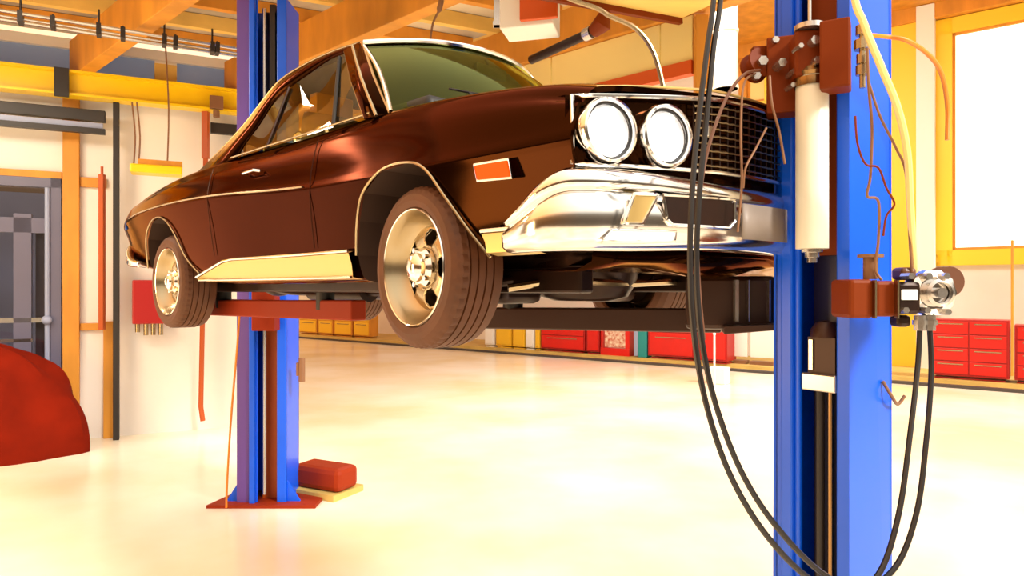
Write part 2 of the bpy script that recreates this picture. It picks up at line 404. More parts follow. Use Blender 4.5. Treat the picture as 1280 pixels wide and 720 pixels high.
g = MB(); g.cyl(D(t1-.17, 1.0, .08), D(t1-.17, zd-.15, .08), .035, 10); g.sphere(D(t1-.17, zz, .12), .07); g.xform(M).build('door_handle', 'glass_rim_grey', root)
g = MB(); lpanel(g, t0+.05, t1-.05, .3, zd-.1, -.06, -.08); g.xform(M).build('door_pane', 'door_glass', root, smooth=False)
g = MB(); lpanel(g, tm+.02, t1-.1, .6, zd-.8, -.09, -.14); g.xform(M).build('door_leaf', 'door_panel', root, smooth=False)
# grey yard beyond the door, seen through its glass
g = MB(); g.box(lw(-3.2, -2.2, 2), (5, .2, 4), math.atan2(DL.y, DL.x)); tag(g.build('yard_fence', 'glass_rim_grey', smooth=False), 'pale grey wall seen through the glass door', 'wall')

# right wall dressing
def rbar(name, m, px0, py0, px1, py1, off, dep, label=None, cat=None, group=None, zmin=0, sloped=False):
    t0, t1 = rt(px0, off), rt(px1, off); xm = (px0+px1)/2
    z1, z0 = rz_(xm, py0, off), rz_(xm, py1, off)
    o = rpanel(MB(), t0, t1, max(z0, zmin), min(z1, ZR-.02), off, off-dep).build(name, m, smooth=False, bevel=.01)
    if label: tag(o, label, cat, group)
    else: struct(o)
    return o
# right bay: window with yellow frame
def window(n, px0, px1, ztop, zbot, off, mull, pane='sky_pane', frame='frame_yellow', fw=.32):
    t0, t1 = rt(px0, off), rt(px1, off)
    root = empty('window_%d' % n, rw((t0+t1)/2, off, zbot)); struct(root); M = local(root)
    g = MB(); rpanel(g, t0, t0+fw, zbot, ztop, off, -.02); rpanel(g, t1-fw, t1, zbot, ztop, off, -.02)
    rpanel(g, t0, t1, ztop-fw, ztop, off, -.02); rpanel(g, t0, t1, zbot, zbot+fw, off, -.02)
    for q in mull: rpanel(g, t0+(t1-t0)*q-.09, t0+(t1-t0)*q+.09, zbot, ztop, off, -.02)
    g.xform(M).build('window_frame', frame, root, smooth=False, bevel=.015)
    g = MB(); rpanel(g, t0+.04, t1-.04, zbot+.04, ztop-.04, off-.13, off-.16)
    g.xform(M).build('window_pane', pane, root, smooth=False)
    g = MB()
    for (a, b, c, d_) in ((t0+fw, t0+fw+.07, zbot+fw, ztop-fw), (t1-fw-.07, t1-fw, zbot+fw, ztop-fw), (t0+fw, t1-fw, ztop-fw-.07, ztop-fw), (t0+fw, t1-fw, zbot+fw, zbot+fw+.07)):
        rpanel(g, a, b, c, d_, off-.05, -.02)
    g.xform(M).build('window_bead', 'wood_orange', root, smooth=False)
    return root
zt = rz_(1170, 26, .2); zb = rz_(1175, 332, .2)
window(3, 1168, 1330, zt, zb, .2, (.93,), fw=.42)
struct(rbar('trim_4', 'white_box', 1145, -60, 1168, 470, .5, .4))
rbar('timber_post', 'frame_yellow', 1112, -60, 1146, 480, .35, .35, 'wide yellow timber post between the near blue column and the white wall column', 'post')
# orange top plate
o = rpanel(MB(), rt(600), 9, zt+.02, zt+.55, .45, 0).build('trim_5', 'wood_orange', smooth=False); struct(o)
window(4, 925, 1112, rz_(950, 6, .2), rz_(950, 135, .2), .2, (.2,), pane='wall_cream', fw=.22)
# fascia boards hung under the edge beam of the low roof
def fs(px, z):
    r = (px-640)/FPX; P = NF*7.32; k = (r*P.y-P.x)/(DF.x-r*DF.y); return k
for k, (a, b) in enumerate(((600, 690), (691.5, 826), (827.5, 867))):
    o = MB().bar(rf(7.32, fs(a, 0), 5.28), rf(7.32, fs(b, 0), 5.28), .06, .53).build('fascia_board', 'wall_cream', smooth=False, bevel=.006)
    tag(o, ['cream fascia board under the roof edge, hidden mostly by the car roof', 'long cream fascia board under the roof edge beam, above the bonnet', 'short cream fascia board under the roof edge, left of the brown hanger'][k], 'fascia board', 'cream fascia boards')
o = MB().bar(rf(7.32, fs(600, 0), 4.93), rf(7.32, fs(867, 0), 4.93), .12, .16).build('fascia_rail', 'rail_and_shade_orange', smooth=False); tag(o, 'brown-orange rail along the bottom of the cream fascia boards', 'rail')
p = rf(7.32, fs(876, 0), 0); o = MB().box((p.x, p.y, 4.86), (.15, .12, 1.3)).build('fascia_hanger', 'wood_orange', smooth=False, bevel=.01); tag(o, 'slim orange-brown post just left of the white round duct', 'post')
rbar('timber_post', 'wood_orange', 923, -30, 933, 300, .3, .3, 'slim orange wall post just right of the white round duct', 'post')
g = MB(); pt = at(907, 0, 14.5); pb = at(907, 112, 14.5); g.cyl((pt.x, pt.y, pb.z), (pt.x, pt.y, pb.z+.02), .24, 32)
g.cyl((pt.x, pt.y, pb.z), (pt.x, pt.y, ZR), .25, 32)
for q in (0, 1.2): g.cyl((pt.x, pt.y, pb.z+q), (pt.x, pt.y, pb.z+q+.06), .27, 32)
tag(g.build('round_duct', 'cyl_white'), 'white round vertical duct above the bonnet, left of the near blue column', 'duct')
# kerb, board platform at the foot of the right wall
c0 = at(450, 443.5, 23.5); 
def kerbpt(t, off, z): return rw(t, off, z)
CK = 3.62   # distance of the dark strip from the wall
o = rpanel(MB(), rt(300), 9, 0, .07, CK, CK-.16).build('trim_1', 'kerb_dark', smooth=False); struct(o)
o = rpanel(MB(), rt(300), 9, 0, .10, CK-.75, 0).build('trim_2', 'board_tan', smooth=False); struct(o)
zk = .10
# things along the right wall
def front_at(px0, px1, off): return rt(px0, off), rt(px1, off)
def cabinet(px0, px1, ztop, off, dep, label, group=None, cols=2, rows=4, m='tool_red', dm='tool_red_dark', cat='tool cabinet', zbase=zk, name='tool_cabinet'):
    t0, t1 = front_at(px0, px1, off); P = rw((t0+t1)/2, off-dep/2, zbase); root = empty(name, P, math.atan2(DR.y, DR.x)); wd = t1-t0; hh = ztop-zbase
    tag(root, label, cat, group)
    g = MB(); g.box((0, 0, hh/2+.04), (wd, dep, hh-.08)); g.box((0, 0, .02), (wd*.9, dep*.85, .04)); g.build('cabinet_body', dm, root, smooth=False, bevel=.012)
    for c in range(cols):
        for r in range(rows):
            cw = (wd-.08)/cols; rh = (hh-.16)/rows
            x = -wd/2+.04+cw*(c+.5); z = .12+rh*(r+.5)
            dr = MB().box((x, -dep/2-.012, z), (cw-.03, .024, rh-.03)).build('drawer', m, root, smooth=False, bevel=.006)
            MB().box((x, -dep/2-.032, z+rh*.28), (cw*.7, .02, .025)).build('drawer_handle', 'chrome_dull', dr, smooth=False)
    return root
off = CK-.95
ztb = rz_(1190, 399, off)
cabinet(1163, 1262, ztb, off, .7, 'long red tool cabinet with drawers under the big right window', 'red tool cabinets', cols=2, rows=4)
cabinet(1268, 1330, ztb-.1, off, .7, 'red tool cabinet cut off by the right edge of the picture', 'red tool cabinets', cols=1, rows=4)
rbar('timber_post', 'wood_orange', 1263.5, 300, 1267, 470, off+.35, .1, 'thin orange upright between the two red cabinets at the right edge', 'post')
off2 = CK-.95
cabinet(676, 731, rz_(700, 385, off2), off2, .6, 'red tool cabinet furthest left of the red ones under the car', 'red tool cabinets', cols=1, rows=3)
cabinet(733, 749, rz_(740, 385, off2), off2, .6, 'narrow red locker beside the framed poster under the car', 'red tool cabinets', cols=1, rows=1)
cabinet(810, 868, rz_(840, 385, off2), off2, .6, 'red tool cabinet under the car, directly left of the black hoses', 'red tool cabinets', cols=1, rows=2)
cabinet(875, 909, rz_(890, 388, off2+.3), off2+.3, .75, 'red tool cabinet right of the black hoses, below the lift arm bracket', 'red tool cabinets', cols=1, rows=1)
# poster stand
t0, t1 = front_at(750, 786, off2); root = empty('poster_stand', rw((t0+t1)/2, off2-.2, zk), math.atan2(DR.y, DR.x)); wd = t1-t0; tag(root, 'red stand holding a colourful picture board between red cabinets', 'stand')
hh = rz_(768, 385, off2)-zk
MB().box((-wd/2+.04, 0, hh/2), (.06, .3, hh)).box((wd/2-.08, 0, hh/2), (.16, .3, hh)).box((0, 0, .12), (wd, .34, .24)).build('stand_frame', 'tool_red', root, smooth=False)
MB().box((0, -.1, .24+(hh-.24)/2), (wd*.75, .04, hh-.3)).build('picture_board', 'poster', root, smooth=False)
t0, t1 = front_at(791, 809, off2); root = empty('teal_case', rw((t0+t1)/2, off2-.2, zk), math.atan2(DR.y, DR.x)+.05); wd = t1-t0
tag(root, 'tall narrow teal and grey case between poster stand and red cabinet', 'case')
hh = rz_(800, 385, off2)-zk
MB().box((wd*.15, 0, hh/2), (wd*.6, .4, hh)).build('case_body', 'teal', root, smooth=False, bevel=.02)
MB().box((-wd*.32, -.02, hh/2), (wd*.28, .34, hh*.96)).build('case_lid', 'glass_rim_grey', root, smooth=False, bevel=.02)
# yellow and white lockers left of the reds
for px0, px1, m, lb in ((606, 618, 'white_box', 'narrow white locker right behind the front tyre'), (620, 639, 'bin_yellow', 'yellow locker second from the front tyre'), (641, 656, 'bin_yellow', 'yellow locker left of the small white locker'), (657, 668, 'white_box', 'small white locker left of the first red cabinet'), (669, 675, 'bin_yellow', 'slim yellow locker touching the first red cabinet')):
    cabinet(px0, px1-.6, rz_((px0+px1)/2, 388, off2), off2, .5, lb, 'lockers behind the front tyre', cols=1, rows=1, m=m, dm=m, cat='locker', name='locker')
for i, (px0, px1) in enumerate(((374, 396), (398, 416), (418, 440), (442, 462))):
    cabinet(px0, px1, rz_((px0+px1)/2, 384, off2), off2, .5, ['yellow crate stack nearest the far blue column', 'second yellow crate stack from the far blue column', 'third yellow crate stack from the far blue column', 'yellow crate stack nearest the front tyre'][i], 'yellow crate stacks by the far wall', cols=1, rows=2, m='bin_yellow', dm='wood_orange', cat='crate stack', name='crate_stack')
# white screen boards right of the reds
for i, (px0, px1) in enumerate(((913, 931), (933, 966))):
    t0, t1 = front_at(px0, px1, off2); root = empty('white_board', rw((t0+t1)/2, off2-.3, zk), math.atan2(DR.y, DR.x)); wd = t1-t0; hh = rz_(940, 380, off2)-zk
    tag(root, ['narrow white board next to the last red cabinet', 'wide white board touching the near blue column'][i], 'board', 'white boards by the far wall')
    MB().box((0, 0, hh/2+.1), (wd-.04, .06, hh-.2)).build('board_face', 'white_box', root, smooth=False, bevel=.01)
    MB().box((0, 0, .05), (wd*.9, .3, .1)).build('board_foot', 'cable', root, smooth=False)
P = at(899, 468, 16.6); P.z = 0
g = MB(); g.box((P.x, P.y, .2), (.42, .35, .4), math.atan2(DR.y, DR.x)); tag(g.build('floor_box', 'white_box', smooth=False, bevel=.02), 'small white box on the floor at the foot of the red cabinet', 'box')
P = at(893, 470, 15.7); g = MB(); g.cyl((P.x, P.y, 0), (P.x, P.y, 1.25), .022, 10); g.cyl((P.x, P.y, 0), (P.x, P.y, .03), .12, 16); g.sphere((P.x, P.y, 1.27), .035); tag(g.build('marker_pole', 'white_box'), 'thin white pole standing in front of the last red cabinet', 'pole')

# red heap at far left
g = MB(); n = 26
for_rows = []
Pc = lw(-2.02, .85, 0)
hx = [(-1.0, .0), (1.0, 1.0)]
rows = []
for i in range(n+1):
    th = math.pi/2*i/n
    row = []
    for k in range(40):
        ph = 2*math.pi*k/40
        r = max(math.cos(th), 1e-4)**.55
        x = 1.62*r*math.cos(ph); y = .70*r*math.sin(ph)
        z = 1.62*max(math.sin(th), 0)**.9*(1-.16*x/2.15)
        wob = 1+.05*math.sin(5*ph+2*th)+.04*math.sin(9*ph-3*th)
        p = Pc+DL*(x*wob)+NL*(y*wob)+Vector((0, 0, z*(1+.04*math.sin(7*ph+4*th))))
        row.append(p)
    rows.append(row)
g.grid(rows, True)
tag(g.build('covered_heap', 'tarp'), 'rounded dark red covered heap on the floor before the glass door', 'covered heap')

# red wall box & fittings behind the car's tail
root = empty('hose_cabinet', lw(lt(184, .3), .15, lz_(184, 418, .3))); M = local(root); tag(root, 'small red wall cabinet with fittings under the car tail', 'wall cabinet')
ta, tb = lt(165, .3), lt(207, .3); za, zb2 = lz_(184, 405, .3), lz_(184, 350, .3)
g = MB(); lpanel(g, ta, tb, za, zb2, .3, 0); g.xform(M).build('cabinet_box', 'tool_red_dark', root, smooth=False, bevel=.02)
g = MB()
for q in (.15, .4, .62, .85): g.cyl(Lp(ta+(tb-ta)*q, .2, za), Lp(ta+(tb-ta)*q, .2, za-.13-.05*(q > .3)), .035, 12)
g.xform(M).build('pipe_stub', 'chrome_dull', root)
# wall-hung yellow trough above the car tail with its cords
root = empty('hanging_trough', lw(lt(190, 1.1), 1.1, lz_(190, 222, 1.1))); M = local(root); tag(root, 'shallow yellow trough light hanging on thin cords above the car tail', 'hanging light')
ta, tb = lt(163, 1.1), lt(228, 1.1); z = lz_(190, 213, 1.1)
g = MB(); g.bar(Lp(ta, 1.1, z), Lp(tb, 1.1, z), .34, .12); g.xform(M).build('trough_body', 'beam_yellow', root, smooth=False, bevel=.02)
g = MB(); g.bar(Lp(ta+.1, 1.1, z+.1), Lp(tb, 1.1, z+.1), .16, .09); g.xform(M).build('trough_ridge', 'wood_orange', root, smooth=False)
for px, y0 in ((167, 128), (173, 128), (209, 60)):
    t = lt(px, 1.1); g = MB(); g.tube(cr([Lp(t, 1.1, z+.05), Lp(t+.02, 1.1, (z+lz_(px, y0, 1.1))/2), Lp(t-.02, 1.1, lz_(px, y0, 1.1))], 4), .011, 6); g.xform(M).build('cord', 'cable', root)

# overhead fittings above the windscreen
root = empty('heater_box', tuple(at(668, 34, 7.2))); M = local(root); tag(root, 'white ceiling heater box, its shaded side coloured orange, hung over the windscreen', 'heater')
a = at(641, 34, 7.2); b = at(699, 34, 7.0)
g = MB(); g.box(((a.x+b.x)/2-.05, 7.35, a.z+.19), (b.x-a.x+.10, .42, .40), -.25); g.xform(M).build('heater_case', 'white_box', root, smooth=False, bevel=.015)
g = MB(); g.box(((a.x+b.x)/2+.03, 7.07, a.z+.24), (b.x-a.x-.08, .06, .42), -.25); g.xform(M).build('heater_shaded_side', 'rail_and_shade_orange', root, smooth=False, bevel=.01)  # orange slab stands for the shaded side of the white box
p = at(622, 33, 7.3)
g = MB(); g.box((p.x, p.y, p.z+.25), (.08, .08, .5)); g.box((p.x+.08, p.y, p.z+.02), (.26, .1, .04)); g.xform(M).build('hanger_bracket', 'silver', root, smooth=False)
a = at(664, 75, 7.9); b = at(742, 39, 7.1)
root = empty('door_opener_arm', tuple(b)); M = local(root); tag(root, 'dark tubular arm with bracket below the roof edge, right of the heater', 'arm')
g = MB(); g.tube([a, b], .05, 14); g.xform(M).build('arm_tube', 'under_metal', root)
g = MB(); g.tube([b, at(753, 30, 7.0), at(757, 14, 7.0)], [.07, .10, .05], 12); g.xform(M).build('arm_bracket', 'bracket_brown', root)
g = MB(); d = (b-a).normalized(); g.cyl(b-d*.12, b-d*.02, .068, 16); g.xform(M).build('arm_collar', 'silver', root)
g = MB(); g.tube(cr([at(560, -90, 6.0), at(690, -12, 6.0), at(745, 10, 6.0), at(762, 20, 6.0), at(795, 36, 6.0), at(817, 66, 6.0), at(830, 112, 6.0)], 6), .022, 8)
tag(g.build('conduit_cable', 'chrome_dull'), 'pale conduit arching down from the roof toward the bonnet', 'cable')
g = MB(); g.tube(cr([at(553, -6, 7.0), at(549, 12, 7.0), at(541, 30, 7.0), at(537, 58, 7.0)], 5), [.03]*6+[.012]*10, 6)
tag(g.build('drop_cord', 'cable'), 'thin cord dropping from the roof behind the car roof line', 'cable')
# big pale duct at upper middle
p0 = at(745, -18, 6.6); p1 = at(882, 10, 7.4)
g = MB(); dd = (p1-p0).normalized(); g.bar(p0-dd*.6+Vector((0, 0, .07)), p1+Vector((0, 0, .07)), .7, .13)
root = empty('square_duct', tuple(p1)); M = local(root); tag(root, 'pale square duct with brown lower edge at the top of the picture', 'duct')
g.xform(M).build('duct_body', 'wood_pale', root, smooth=False, bevel=.01)
fv = Vector((dd.y, -dd.x, 0)).normalized()*-.37
g = MB(); g.bar(p0-dd*.6+fv+Vector((0, 0, .04)), p1+fv+Vector((0, 0, .04)), .06, .19); g.xform(M).build('duct_edge', 'bracket_brown', root, smooth=False)

# ------------------------------------------------------------------ the car
HW = .27                                   # camera height above the lowest point of the tyres
CARF = Vector((-.405, 2.75, H-HW)); CARA = math.atan2(-.705, .709)
car = empty('classic_car', CARF, CARA)
tag(car, 'glossy dark brown-black two-door classic car raised on the blue lift', 'car')
W2 = 1.74
def q(u, v, w_): return Vector((u, v, w_+HW))
def mir(p): return Vector((p[0], W2-p[1], p[2]))
def bothsides(fn):
    """fn(side) with side = function mapping near-side car points to the wanted side"""
    fn(lambda p: Vector(p)); fn(mir)
def sm(a, b, x): t = max(0, min(1, (x-a)/(b-a))); return t*t*(3-2*t)
def bow(v): return .24*(1-((v-.87)/.87)**2)
WB = [(-4.05, .34), (-3.9, .22), (-3.5, .15), (-3.2, .12), (-2.5, .06), (-2.2, .03), (-.35, .03), (.1, .06), (.45, .12), (.88, .12)]
WT = [(-4.05, .57), (-3.95, .63), (-3.75, .69), (-3.2, .745), (-2.6, .785), (-1.9, .80), (-1.2, .80), (-.3, .79), (.07, .765), (.44, .725), (.7, .685), (.88, .64)]
WM = [(-4.05, .45), (-3.9, .52), (-3.2, .56), (-2.14, .56), (-.95, .50), (0, .48), (.88, .47)]
VM = [(-4.05, .12), (-3.9, .05), (-3.5, .0), (-2.9, -.02), (-2.1, .0), (-1.2, .03), (-.3, .0), (.3, -.04), (.88, -.055)]
CRN = [(-4.05, .01), (-3.5, .03), (-2.4, .03), (-.3, .035), (0, .05), (.5, .06), (.88, .035)]
def section(u):
    wb, wt, wm, vm, cn = (interp(t, u) for t in (WB, WT, WM, VM, CRN))
    k = sm(.15, .88, u); kr = sm(-3.3, -4.05, u)
    P = [(.87, wb+.02), (.5, wb+.01), (.25, wb), (vm+.14, wb), (vm+.085, wb+.015), (vm+.06, wb+.06), (vm+.04, wb+.14), (vm+.02, (wb+.14+wm)/2), (vm+.002, wm-.03), (vm, wm), (vm+.012, wm+.04), (vm+.035, (wm+wt)/2+.02), (vm+.06, wt-.055), (vm+.085, wt-.015), (vm+.125, wt), (vm+.22, wt+cn*.25), (.45, wt+cn*.6), (.65, wt+cn*.9), (.87, wt+cn)]
    if k > 0:   # square shoulders at the nose
        pass
    pts = []
    for v, w_ in P:
        du = k*bow(max(v, vm*0)) - kr*.10*((v-.87)/.87)**2
        pts.append(q(u+du, v, w_))
    return pts
us = []
u = -4.05
while u < .88: us.append(u); u += .06 if (u > -.5 or u < -3.5) else .1
us.append(.88)
rows = []
for u in us:
    h = section(u); h = cr(h, 3)
    full = h+[mir(p) for p in reversed(h[1:-1])]
    rows.append(full)
g = MB(); g.grid(rows, True)
def capfaces(n):
    m_ = n//2; return [(0, 1, n-1)]+[(i, i+1, n-i-1, n-i) for i in range(1, m_-1)]+[(m_-1, m_, m_+1)]
g.add(rows[0], capfaces(len(rows[0])))
# recessed nose: a step back inside the shell
last = rows[-1]
cen = sum(last, Vector())/len(last)
inner = [Vector((p.x, .87+(p.y-.87)*.985, cen.z+(p.z-cen.z)*.93)) for p in last]
back = [p+Vector((-.05, 0, 0)) for p in inner]
g.grid([last, inner, back], True)
g.add(back, capfaces(len(back)))
body = g.build('car_body', ['paint', 'wheel_well'], car, angle=50)
# wheel openings
def arch_poly(cu, kind):
    if kind == 'f': return [(-.50, -.2), (-.475, .15), (-.43, .30), (-.36, .42), (-.20, .50), (0, .505), (.13, .46), (.24, .35), (.36, .21), (.45, .11), (.5, -.2)]
    return [(-.44, -.2), (-.42, .15), (-.33, .36), (-.18, .47), (.0, .50), (.15, .46), (.28, .36), (.42, .20), (.58, .10), (.62, -.2)]
cut = MB(); cut.cur = 1
for kind, cu in (('f', 0), ('r', -2.93)):
    P = arch_poly(cu, kind)
    for v0, v1 in ((-.3, .42), (W2-.42, W2+.3)):
        cut.prism([q(cu+a_, v0, b_) for a_, b_ in P], (0, v1-v0, 0))
co = cut.build('wheel_well_cutter', ['paint', 'wheel_well'], car, smooth=False)
bo = body.modifiers.new('arches', 'BOOLEAN'); bo.operation = 'DIFFERENCE'; bo.object = co; bo.solver = 'EXACT'
dg = bpy.context.evaluated_depsgraph_get(); ev = body.evaluated_get(dg); me = bpy.data.meshes.new_from_object(ev)
body.modifiers.clear(); body.data = me; bpy.data.objects.remove(co)
# chrome lips round the arches
def arch_trim(side):
    for kind, cu in (('f', 0), ('r', -2.93)):
        P = arch_poly(cu, kind)[1:-1]; pts = []
        for a_, b_ in P:
            u = cu+a_; vm = interp(VM, u); wb = interp(WB, u); wm = interp(WM, u)
            f = max(0, (wm-b_)/(wm-wb)); pts.append(side(q(u, vm-.006+.06*f**1.5, b_)))
        MB().tube(cr(pts, 5), .006, 8).build('arch_trim', 'chrome_dull', car)
bothsides(arch_trim)
# rocker moulding
def rocker(side):
    for u0, u1, z0, z1 in ((-2.28, -.50, .05, .17), (.46, .70, .125, .20)):
        rws = []
        n = 14
        for i in range(n+1):
            u = u0+(u1-u0)*i/n; vm = interp(VM, u); e = .0
            zt_ = z1 if u0 > 0 else z0+(z1-z0)*min(1, .15+(u-u0)/.5)
            rws.append([side(q(u, vm+.085, z0-.01)), side(q(u, vm+.03, z0)), side(q(u, vm+.022, z0+(zt_-z0)*.5)), side(q(u, vm+.005, zt_-.01)), side(q(u, vm+.03, zt_))])
        g = MB(); g.grid(rws); g.build('rocker_moulding', 'moulding', car)
        g = MB()
        for zz in ((z0, zt_) if u0 < 0 else (z1,)):
            g.tube([side(q(u0+(u1-u0)*i/n, interp(VM, u0+(u1-u0)*i/n)+(.02 if zz == z0 else .002), zz if u0 > 0 or zz == z0 else z0+(z1-z0)*min(1, .15+(i/n*(u1-u0))/.5))) for i in range(n+1)], .007, 6)
        g.build('moulding_bead', 'chrome', car)
bothsides(rocker)
# belt crease highlight drawn as a bright tube, door seams, handle
def flank(side):
    def vs(u, w_):
        vm = interp(VM, u); wm = interp(WM, u); wt = interp(WT, u); wb = interp(WB, u)
        if w_ > wm: t = (w_-wm)/(wt-wm); return vm+.065*t**1.6
        t = (wm-w_)/(wm-wb); return vm+.05*t**1.4
    g = MB(); g.tube([side(q(u, vs(u, interp(WM, u)+.012)-.002, interp(WM, u)+.012)) for u in [-3.95+.1*i for i in range(31)]], .006, 6); g.build('crease_highlight', 'chrome_dull', car)
    for us_ in (-.87, -2.12):
        g = MB(); g.tube([side(q(us_+(.06*(1-i/10) if us_ < -1 else 0), vs(us_, .20+.055*i)-.001, .20+.055*i)) for i in range(11)], .0025, 6); g.build('door_seam', 'under_metal', car)
    g = MB(); u0 = -1.62; z0 = .655
    g.tube([side(q(u0, vs(u0, z0)+.0, z0)), side(q(u0+.015, vs(u0, z0)-.028, z0)), side(q(u0+.15, vs(u0, z0)-.028, z0+.003)), side(q(u0+.165, vs(u0, z0), z0))], .009, 8); g.build('door_handle', 'chrome', car)
    # side marker
    P = [(.450, .431), (.617, .427), (.627, .370), (.460, .378)]
    pts = [side(q(a_, vs(a_, b_)-.012, b_)) for a_, b_ in P]
    c_ = sum(pts, Vector())/4
    g = MB(); n_ = side(Vector((0, -1, 0)))-side(Vector((0, 0, 0))); g.prism([p for p in pts], n_*.012)
    mk = g.build('side_marker_light', 'amber', car, smooth=False, bevel=.004); mk['label'] = 'orange side marker light'
    g = MB(); g.tube([p+n_*.006 for p in [c_+(p-c_)*1.05 for p in pts]], .006, 6, closed=True); g.build('marker_bezel', 'chrome', mk)
bothsides(flank)

# nose: panel, frame, lamps, grille
def nose(v, w_, du=0): return q(.86+bow(v)+du, v, w_)
vv = [-.035+i*(W2+.07)/60 for i in range(61)]
def ztop(v): return .600+.045*min(1, max(0, (.87-abs(v-.87))/.5))
def zbot(v): return .385+.01*min(1, max(0, (.87-abs(v-.87))/.5))
g = MB(); g.grid([[nose(v, zbot(v)-.055, .0) for v in vv], [nose(v, ztop(v)+.006, .0) for v in vv], [nose(v, ztop(v)+.006, -.03) for v in vv]])
g.build('nose_panel', 'paint', car)
g = MB(); loop = [nose(v, ztop(v), .03) for v in vv]+[nose(v, zbot(v), .03) for v in reversed(vv)]
g.tube(loop, .008, 8, closed=True); g.build('grille_surround', 'chrome', car)
g = MB(); g.tube([nose(v, ztop(v)+.040-.004*abs(v-.87)-.03*max(0, abs(v-.87)-.72), .004) for v in vv[3:-3]], .005, 6); g.build('bonnet_highlight', 'moulding', car)  # bright tube drawn as the highlight along the bonnet's front edge
# grille bars and uprights inside the frame
gv = [.39+i*(.96)/48 for i in range(49)]
g = MB(); nb = 9
for k in range(nb):
    f = (k+.5)/nb
    g.tube([nose(v, zbot(v)+(ztop(v)-zbot(v)-.02)*f+.01, .022+.006*(i % 2)) for i, v in enumerate(gv)], .0035, 5)
g.build('grille_bars', 'chrome_dull', car)
g = MB()
for v in gv[::2]: g.tube([nose(v, zbot(v)+.01, .018), nose(v, ztop(v)-.01, .018)], .003, 5)
g.build('grille_uprights', 'under_metal', car)
g = MB(); g.box(nose(.44, .53, .035), (.014, .045, .045)); em = g.build('grille_emblem', 'chrome', car, smooth=False, bevel=.006)
def lamp(v, w_, side, r=.093, du=.045):
    c_ = side(nose(v, w_, du)); ax = (side(Vector((1, -.30, .0)))-side(Vector((0, 0, 0)))).normalized()
    g = MB(); g.lathe([(r*1.0, -.06), (r*1.11, -.01), (r*1.13, .012), (r*1.08, .026), (r*1.0, .030), (r*.95, .020), (r*.93, .004)], c_, ax); L = g.build('headlight', 'chrome', car)
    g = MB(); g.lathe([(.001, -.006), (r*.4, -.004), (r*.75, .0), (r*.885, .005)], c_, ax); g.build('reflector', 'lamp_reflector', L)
    g = MB(); g.lathe([(r*.885, .004), (r*.90, .016), (r*.95, .018), (r*.955, .006)], c_, ax); g.build('gasket', 'rubber_dark', L)
    g = MB(); g.lathe([(r*.88, .010), (r*.8, .022), (r*.5, .032), (r*.2, .036), (.002, .037)], c_, ax)
    g.build('lens', 'lens_glass', L)
glass('lens_glass', (.97, .98, 1), rough=.05, base=.10)
def lamps(side):
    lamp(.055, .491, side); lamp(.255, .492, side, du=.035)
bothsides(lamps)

# front bumper swept round the nose
half = [(.62, -.085), (.70, -.105), (.80, -.115), (.88, -.09), (.945, -.03), (.99, .06), (1.05, .22), (1.10, .42), (1.135, .64), (1.15, .87)]
hp = cr([Vector((a_, b_, 0)) for a_, b_ in half], 5)
path = hp+[Vector((p.x, W2-p.y, 0)) for p in reversed(hp[:-1])]
def bprof(s, tot):
    f = min(s, tot-s); k = sm(0, .30, f)
    top = .235+.137*k**.7-.014*sm(.45, .95, f); bot = .115+.01*sm(.4, .9, f)
    m_ = top-bot
    return [(-.09, top-.004), (-.03, top), (-.008, top-.012), (.004, top-.04*m_/.25), (.0, top-.062*m_/.25), (-.014, top-.072*m_/.25), (-.008, top-.082*m_/.25), (.006, top-.11*m_/.25), (.012, bot+.45*m_), (.008, bot+.15*m_), (-.01, bot+.03*m_), (-.035, bot), (-.09, bot+.004)]
L = [0]
for i in range(1, len(path)): L.append(L[-1]+(path[i]-path[i-1]).length)
rows = []
def pnorm(i):
    t = path[min(i+1, len(path)-1)]-path[max(i-1, 0)]; t.normalize(); return Vector((t.y, -t.x, 0))
for i, p in enumerate(path):
    n_ = pnorm(i); rows.append([p+n_*o_+Vector((0, 0, z_+HW)) for o_, z_ in bprof(L[i], L[-1])])
g = MB(); g.grid(rows)
o = g.build('front_bumper', 'chrome', car, angle=60)
sd = o.modifiers.new('thick', 'SOLIDIFY'); sd.thickness = .004; sd.offset = -1
bump = o
def bpt(v, w_, out_=.014):
    best = min(range(10, len(path)-10), key=lambda i: abs(path[i].y-v)); j = best
    a_ = path[best]; b_ = path[best+1] if path[best].y <= v else path[best-1]
    f = 0 if abs(b_.y-a_.y) < 1e-6 else (v-a_.y)/(b_.y-a_.y); p = a_+(b_-a_)*f
    return p+pnorm(best)*out_+Vector((0, 0, w_+HW))
def slot(side, P, name, m, rim=.006, sub=8):
    # P: corner list (v,w); sampled edge follows the bumper
    pts = []
    for i in range(len(P)):
        a_, b_ = P[i], P[(i+1) % len(P)]
        for k in range(sub): f = k/sub; pts.append((a_[0]+(b_[0]-a_[0])*f, a_[1]+(b_[1]-a_[1])*f))
    # top and bottom rows for the filled panel
    vs_ = sorted(set(round(p[0], 4) for p in pts)); v0, v1 = vs_[0], vs_[-1]
    def span(v):
        zs = []
        for i in range(len(P)):
            a_, b_ = P[i], P[(i+1) % len(P)]
            if (a_[0]-v)*(b_[0]-v) <= 0 and abs(a_[0]-b_[0]) > 1e-6: zs.append(a_[1]+(b_[1]-a_[1])*(v-a_[0])/(b_[0]-a_[0]))
        return min(zs), max(zs)
    n = 16; top = []; bot = []
    for i in range(n+1):
        v = v0+(v1-v0)*min(max(i/n, .001), .999); lo, hi = span(v); top.append(side(bpt(v, hi, .0165))); bot.append(side(bpt(v, lo, .0165)))
    g = MB(); g.grid([bot, top]); s_ = g.build(name, m, bump)
    g = MB(); g.tube([side(bpt(a_, b_, .017)) for a_, b_ in pts], rim, 6, closed=True); r_ = g.build('slot_rim', 'chrome', s_)
    return s_
